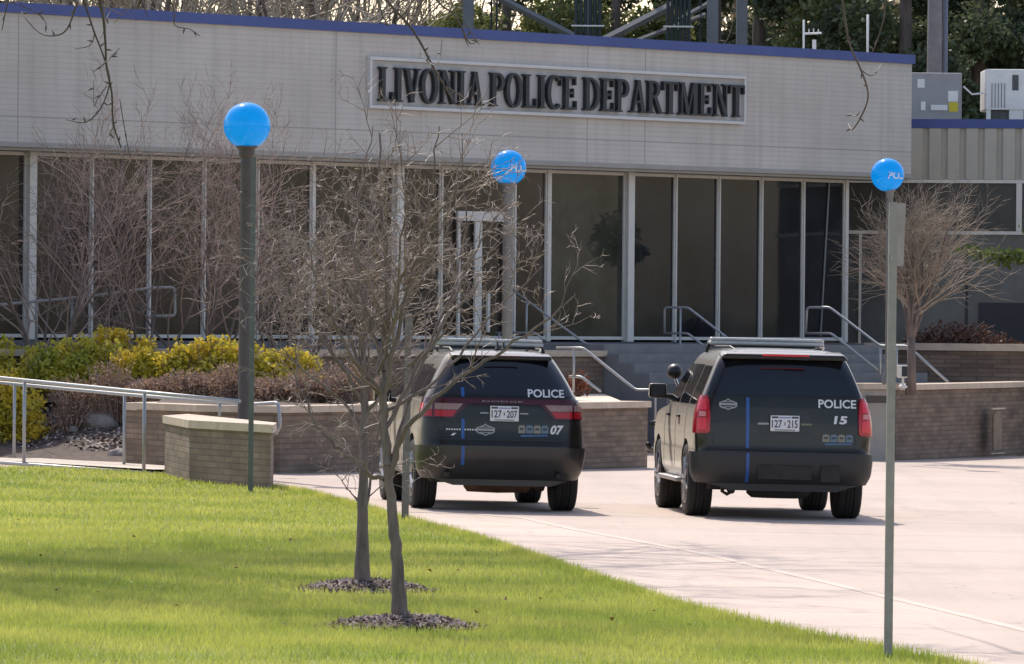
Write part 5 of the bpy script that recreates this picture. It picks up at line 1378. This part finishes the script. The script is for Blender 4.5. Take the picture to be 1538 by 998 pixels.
# spoiler with third brake light
sp = MB().bevbox(-.72, .72, -1.06, -.70, 1.785, 1.845, .028, 3)
spo = MB(); 
for v in sp.v: spo.v.append((v[0]*(1-.06*(v[2]-1.785)/.06), v[1]+.09*(v[0]/.72)**2, v[2]+ (v[1]+1.06)*.10 - .02*(v[0]/.72)**2))
spo.f = sp.f; spoiler = spo.build('spoiler', M_paint, suv, True)
mb = MB(); mb.box(-.26, .26, -1.068, -1.052, 1.806, 1.828); mb.build('brake_light', M_redb, spoiler)
MB().tube([(0, -1.05, 1.78), (.25, -1.055, 1.772)], .008, 6).build('wiper', M_trim, spoiler)
for sx in (-1, 1):
    a, b = .83, 1.10
    q = [(.935, a+.02, b-.03), (.96, a, b), (1.14, a-.005, b+.01), (1.30, a+.005, b-.02), (1.345, a+.025, b-.05)]
    tl_ = T1.patch('tail_light', [(z, sx*x0, sx*x1) if sx > 0 else (z, -x1, -x0) for z, x0, x1 in q], M_red, suv, .026, nx=12)
    for z0, z1 in ((.975, 1.10), (1.19, 1.305)):
        T1.patch('lamp_lens', [(z0, min(sx*(a+.03), sx*(a+.13)), max(sx*(a+.03), sx*(a+.13))), (z1, min(sx*(a+.03), sx*(a+.13)), max(sx*(a+.03), sx*(a+.13)))], M_redb, tl_, .031, nx=4)
    T1.patch('reverse_lens', [(1.12, min(sx*(a+.04), sx*(a+.11)), max(sx*(a+.04), sx*(a+.11))), (1.17, min(sx*(a+.04), sx*(a+.11)), max(sx*(a+.04), sx*(a+.11)))], lens('pink_lens', (.6, .22, .2)), tl_, .0305, nx=3)
# bumper
T1.patch('rear_bumper', [(.31, -.60, .60), (.36, -.74, .74), (.40, -.95, .95), (.405, -1.10, 1.10), (.50, -1.30, 1.30), (.62, -1.34, 1.34), (.73, -1.34, 1.34)], M_trim, suv, .035, .03, nx=40)
mb = MB().bevbox(-.30, .30, -1.222, -1.19, .44, .60, .012); mb.build('step_pad', M_under, suv)
mb = MB().bevbox(.40, .62, -1.215, -1.19, .42, .60, .012); mb.build('bumper_recess', M_under, suv)
MB().lathe([(.05, .22), (.30, .225), (.355, .27), (.36, .34), (.32, .40), (.1, .41)], 30, (0, -.62, 0)).build('spare_tyre', M_tyre, suv, True)
mb = MB(); mb.tube([(-.5, -.2, .30), (-.55, -.9, .30)], .035, 10); mb.build('exhaust', M_under, suv)
mb = MB()
mb.tube([(-.66, -.80, .45), (-.65, -.84, .29), (-.60, -.84, .26), (-.54, -.84, .29), (-.53, -.80, .45)], .022, 8)
mb.build('tow_hook', M_under, suv)
T1.text('POLICE', .375, .80, 1.240, 1.335, M_decal, suv, .022, .0085)
T1.text('15', .555, .70, 1.065, 1.155, M_decal, suv, .04, slant=.15)
T1.city_logo(.42, .77, .83, .95, suv)
T1.emblem(-.73, -.53, 1.195, 1.325, suv)
T1.plate(('127', '215'), -.162, .162, .975, 1.15, suv)
T1.patch('blue_stripe', [(.78, -.43, -.395), (1.34, -.43, -.395)], M_bstripe, suv, .0085, nx=2, nz=10)
T1.patch('blue_stripe', [(.43, -.43, -.395), (.72, -.43, -.395)], M_bstripe, suv, .039, .0, nx=2)
# side glass
for sx in (-1, 1):
    side_patch(T1, 'side_window', [(1.25, -.78, .10), (1.45, -.74, .10), (1.68, -.64, .10)], sx, M_cglass, suv, .005)
    side_patch(T1, 'side_window', [(1.25, .22, 1.12), (1.45, .20, 1.12), (1.69, .20, 1.12)], sx, M_cglass, suv, .005)
    side_patch(T1, 'side_window', [(1.25, 1.22, 2.30), (1.45, 1.22, 1.98), (1.69, 1.22, 1.55)], sx, M_cglass, suv, .005)
    for yy in (.16, 1.17, 2.32): side_patch(T1, 'door_seam', [(.52, yy, yy+.012), (1.20, yy, yy+.012)], sx, M_trim, suv, .0025, nx=1, nz=8)
    rb2 = MB().bevbox(min(sx*.88, sx*1.04), max(sx*.88, sx*1.04), .52, 2.42, .36, .41, .02); rb2.build('running_board', mat('board_metal', (.38, .37, .36), .4, metal=.4), suv)
    mirror(suv, T1, sx, 2.12, 1.36, .93)
    MB().tube([T1.P(1.865, sx*.5)+Vector((0, .2, .0)), T1.P(1.865, sx*.5)+Vector((sx*.04, .35, .035)), Vector((sx*.62, 1.0, 1.895)), Vector((sx*.58, 1.35, 1.865))], .014, 8).build('roof_rail', M_trim, suv)
T1.patch('windshield', [(1.27, -.72, .72), (1.45, -.68, .68), (1.70, -.60, .60)], M_cglass, suv, .005, front=True, nx=16)
T1.patch('grille', [(.70, -.55, .55), (1.02, -.55, .55)], M_trim, suv, .01, front=True, nx=10)
for sx in (-1, 1): T1.patch('headlight', [(.82, min(sx*.60, sx*.95), max(sx*.60, sx*.95)), (1.02, min(sx*.60, sx*.95), max(sx*.60, sx*.95))], M_chrome, suv, .012, front=True, nx=8)
pb = MB()
for sx in (-1, 1):
    pb.tube([(sx*.35, 3.9, .5), (sx*.36, 4.12, .6), (sx*.36, 4.14, 1.0), (sx*.34, 4.08, 1.08)], .035, 8)
    pb.tube([(sx*.36, 4.13, .62), (sx*.80, 4.05, .62), (sx*1.0, 3.75, .66), (sx*1.04, 3.55, .72)], .03, 8); pb.tube([(sx*.36, 4.13, .98), (sx*.82, 4.02, .98), (sx*.99, 3.72, .96)], .03, 8)
pb.tube([(-.36, 4.13, .8), (.36, 4.13, .8)], .05, 8); pb.tube([(-.34, 4.08, 1.08), (.34, 4.08, 1.08)], .035, 8)
pb.build('push_bumper', M_black, suv, True)
sl = MB(); c_ = Vector((-.88, 2.28, 1.59)); sl.lathe([(.01, -.09), (.055, -.07), (.085, -.02), (.09, .03), (.082, .045)], 18, (0, 0, 0))
v2 = [(c_.x+a, c_.y+cc, c_.z+b) for a, b, cc in sl.v]
so = mesh_obj('spotlight', v2, sl.f, M_black, suv, True); MB().lathe([(.078, .045), (.05, .06), (.01, .065)], 16, (0, 0, 0)).build('tmp', M_chrome).name = 'spot_lens'
tmp = bpy.data.objects['spot_lens']; tmp.parent = so; tmp.rotation_euler = (R(-90), 0, 0); tmp.location = c_
MB().tube([c_+Vector((0, 0, -.06)), c_+Vector((.06, .04, -.2)), c_+Vector((.10, .06, -.28))], .016, 8).build('spot_arm', M_chrome, so)
lightbar(suv, .85, 1.915, .655, 1.885)

# ---- sleeker SUV, unit 07
TD_ = [(.36, .86, -.86, 3.72, .30, .45), (.45, .90, -.95, 3.84, .30, .45), (.60, .925, -1.01, 3.90, .30, .45), (.72, .93, -1.02, 3.92, .30, .45), (.80, .93, -.985, 3.92, .28, .45), (.90, .925, -.965, 3.90, .26, .45),
       (1.00, .915, -.955, 3.80, .25, .45), (1.10, .90, -.94, 3.55, .24, .45), (1.17, .885, -.93, 2.9, .24, .5), (1.24, .865, -.91, 2.62, .23, .45),
       (1.30, .835, -.88, 2.45, .22, .40), (1.50, .735, -.74, 2.02, .20, .35), (1.66, .645, -.62, 1.72, .20, .32), (1.72, .605, -.56, 1.55, .2, .3), (1.755, .56, -.50, 1.35, .2, .3), (1.78, .47, -.36, 1.1, .2, .25), (1.79, .34, -.15, .8, .2, .2), (1.795, .15, .1, .5, .1, .1)]
T2 = Suv(TD_, .07)
L2, R2_ = gat(622, 762.5), gat(855, 767.5)
car2 = place_car('police_suv', 'sleek black police SUV numbered 07 with full-width red tail lamp strip', L2, R2_, 7.2)
wls = [(-.80, 0), (.80, 0), (-.80, 3.04), (.80, 3.04)]
T2.body(car2, M_paint, wls, .445)
common(T2, car2, 'x', 3.04, .39, .27, .80, {'handles': [(1.05, .85, -1), (1.05, 1.95, -1), (1.05, .85, 1), (1.05, 1.95, 1)]}, 1.8)
T2.patch('rear_window', [(1.285, -.80, .80), (1.40, -.76, .76), (1.58, -.66, .66), (1.70, -.585, .585)], M_cglass, car2, .006, nx=24)
sp = MB().bevbox(-.57, .57, -.70, -.42, 1.705, 1.755, .022, 3); spo = MB()
for v in sp.v: spo.v.append((v[0], v[1]+.08*(v[0]/.57)**2, v[2]+(v[1]+.70)*.12-.02*(v[0]/.57)**2))
spo.f = sp.f; spoiler = spo.build('spoiler', M_paint, car2, True); MB().box(-.2, .2, -.708, -.69, 1.722, 1.738).build('brake_light', M_dred, spoiler)
# racetrack tail lamp
tl_ = T2.patch('tail_lamp_strip', [(1.195, -1.12, 1.12), (1.25, -1.13, 1.13)], M_dred, car2, .014, nx=50)
T2.text('DODGE', -.245, .21, 1.214, 1.228, M_decg, tl_, 0, .0165)
for sx in (-1, 1):
    def rr(z, a, b): return (z, a, b) if sx > 0 else (z, -b, -a)
    q = T2.patch('tail_light', [rr(1.03, .56, 1.08), rr(1.10, .50, 1.12), rr(1.193, .40, 1.13)], M_dred, car2, .014, nx=24)
    T2.patch('red_lens', [rr(1.045, .58, .775), rr(1.115, .53, .775)], M_red, q, .019, nx=8); T2.patch('red_lens', [rr(1.045, .80, 1.06), rr(1.115, .80, 1.10)], M_red, q, .019, nx=8)
    T2.patch('clear_lens', [rr(1.122, .525, .775), rr(1.19, .46, .775)], M_clear, q, .019, nx=8); T2.patch('clear_lens', [rr(1.122, .80, .93), rr(1.19, .80, .93)], M_clear, q, .019, nx=6)
    T2.patch('red_lens', [rr(1.122, .94, 1.09), rr(1.19, .94, 1.10)], M_redb, q, .019, nx=6)
    side_patch(T2, 'side_window', [(1.26, -.52, .12), (1.40, -.48, .12), (1.58, -.28, .12)], sx, M_cglass, car2, .005)
    side_patch(T2, 'side_window', [(1.25, .22, 1.15), (1.42, .20, 1.15), (1.62, .20, 1.15)], sx, M_cglass, car2, .005)
    side_patch(T2, 'side_window', [(1.25, 1.24, 2.30), (1.42, 1.24, 1.95), (1.62, 1.24, 1.52)], sx, M_cglass, car2, .005)
    for yy in (.17, 1.19, 2.34): side_patch(T2, 'door_seam', [(.50, yy, yy+.012), (1.18, yy, yy+.012)], sx, M_trim, car2, .0025, nx=1, nz=8)
    mirror(car2, T2, sx, 2.15, 1.24, .88)
    MB().tube([(sx*.50, -.1, 1.77), (sx*.52, 0, 1.81), (sx*.54, 1.2, 1.815), (sx*.50, 1.35, 1.77)], .014, 8).build('roof_rail', M_trim, car2)
    MB().bevbox(min(sx*.66, sx*.60), max(sx*.66, sx*.60), -.98, -.80, .37, .43, .015).build('exhaust_tip', M_under, car2)
T2.patch('gate_seam', [(.79, -.72, .72), (.802, -.72, .72)], M_trim, car2, .003, nx=20)
for sx in (-1, 1): T2.patch('gate_seam', [(.80, min(sx*.72, sx*.73), max(sx*.72, sx*.73)), (1.03, min(sx*.77, sx*.78), max(sx*.77, sx*.78))], M_trim, car2, .003, nx=1)
M_sat = mat('bumper_satin', (.018, .018, .017), .42, .2, 4, coat=.2)
T2.patch('rear_bumper', [(.28, -.55, .55), (.33, -.70, .70), (.37, -.9, .9), (.38, -1.02, 1.02), (.45, -1.20, 1.20), (.60, -1.25, 1.25), (.72, -1.25, 1.25)], M_sat, car2, .030, .03, nx=40)
mb = MB(); mb.lathe([(.06, -.38), (.11, -.34), (.12, 0), (.11, .34), (.06, .38)], 16, (0, -.45, .31), 'x'); mb.tube([(.30, -.45, .31), (.55, -.15, .24), (.6, .2, .26)], .03, 8); mb.build('exhaust', mat('rusty_exhaust', (.13, .065, .04), .8, .4, 10), car2, True)
T2.patch('chrome_strip', [(1.085, -.27, -.17), (1.10, -.27, -.17)], M_decg, car2, .010, nx=2); T2.patch('chrome_strip', [(1.085, .17, .27), (1.10, .17, .27)], M_decg, car2, .010, nx=2)
T2.text('POLICE', .27, .685, 1.275, 1.365, M_decal, car2, .022, .0085)
T2.text('07', .525, .665, .865, .970, M_decal, car2, .04, slant=.25)
T2.city_logo(.155, .505, .835, .965, car2)
T2.emblem(-.315, -.105, .835, .975, car2)
for k in range(12):
    x_ = -.65+k*.029; T2.decal('dotted_mark', [(x_, .895), (x_+.017, .895), (x_+.017, .912), (x_, .912)], [(0, 1, 2, 3)], M_decal, car2)
T2.decal('slash_mark', [(-.60, .835), (-.565, .835), (-.535, .862), (-.57, .862)], [(0, 1, 2, 3)], M_decal, car2)
T2.plate(('127', '207'), -.162, .162, 1.005, 1.175, car2)
T2.patch('blue_stripe', [(.80, -.48, -.445), (1.02, -.48, -.445)], M_bstripe, car2, .0085, nx=2, nz=6)
T2.patch('blue_stripe', [(1.27, -.48, -.445), (1.37, -.48, -.445)], M_bstripe, car2, .0085, nx=2, nz=6)
T2.patch('blue_stripe', [(.52, -.48, -.445), (.715, -.48, -.445)], M_bstripe, car2, .034, .0, nx=2)
T2.patch('windshield', [(1.27, -.72, .72), (1.45, -.66, .66), (1.64, -.52, .52)], M_cglass, car2, .005, front=True, nx=16)
T2.patch('grille', [(.66, -.45, .45), (.92, -.45, .45)], M_trim, car2, .01, front=True, nx=10)
for sx in (-1, 1): T2.patch('headlight', [(.80, min(sx*.55, sx*.95), max(sx*.55, sx*.95)), (.95, min(sx*.55, sx*.95), max(sx*.55, sx*.95))], M_chrome, car2, .012, front=True, nx=8)
lightbar(car2, .75, 1.835, .63, 1.79)
for x_ in (.02, .10): MB().lathe([(.035, 0), (.035, .02), (.012, .05), (.01, .10)], 12, (x_-.0, -.05+x_, 1.79)).build('antenna_stub', M_trim, car2)
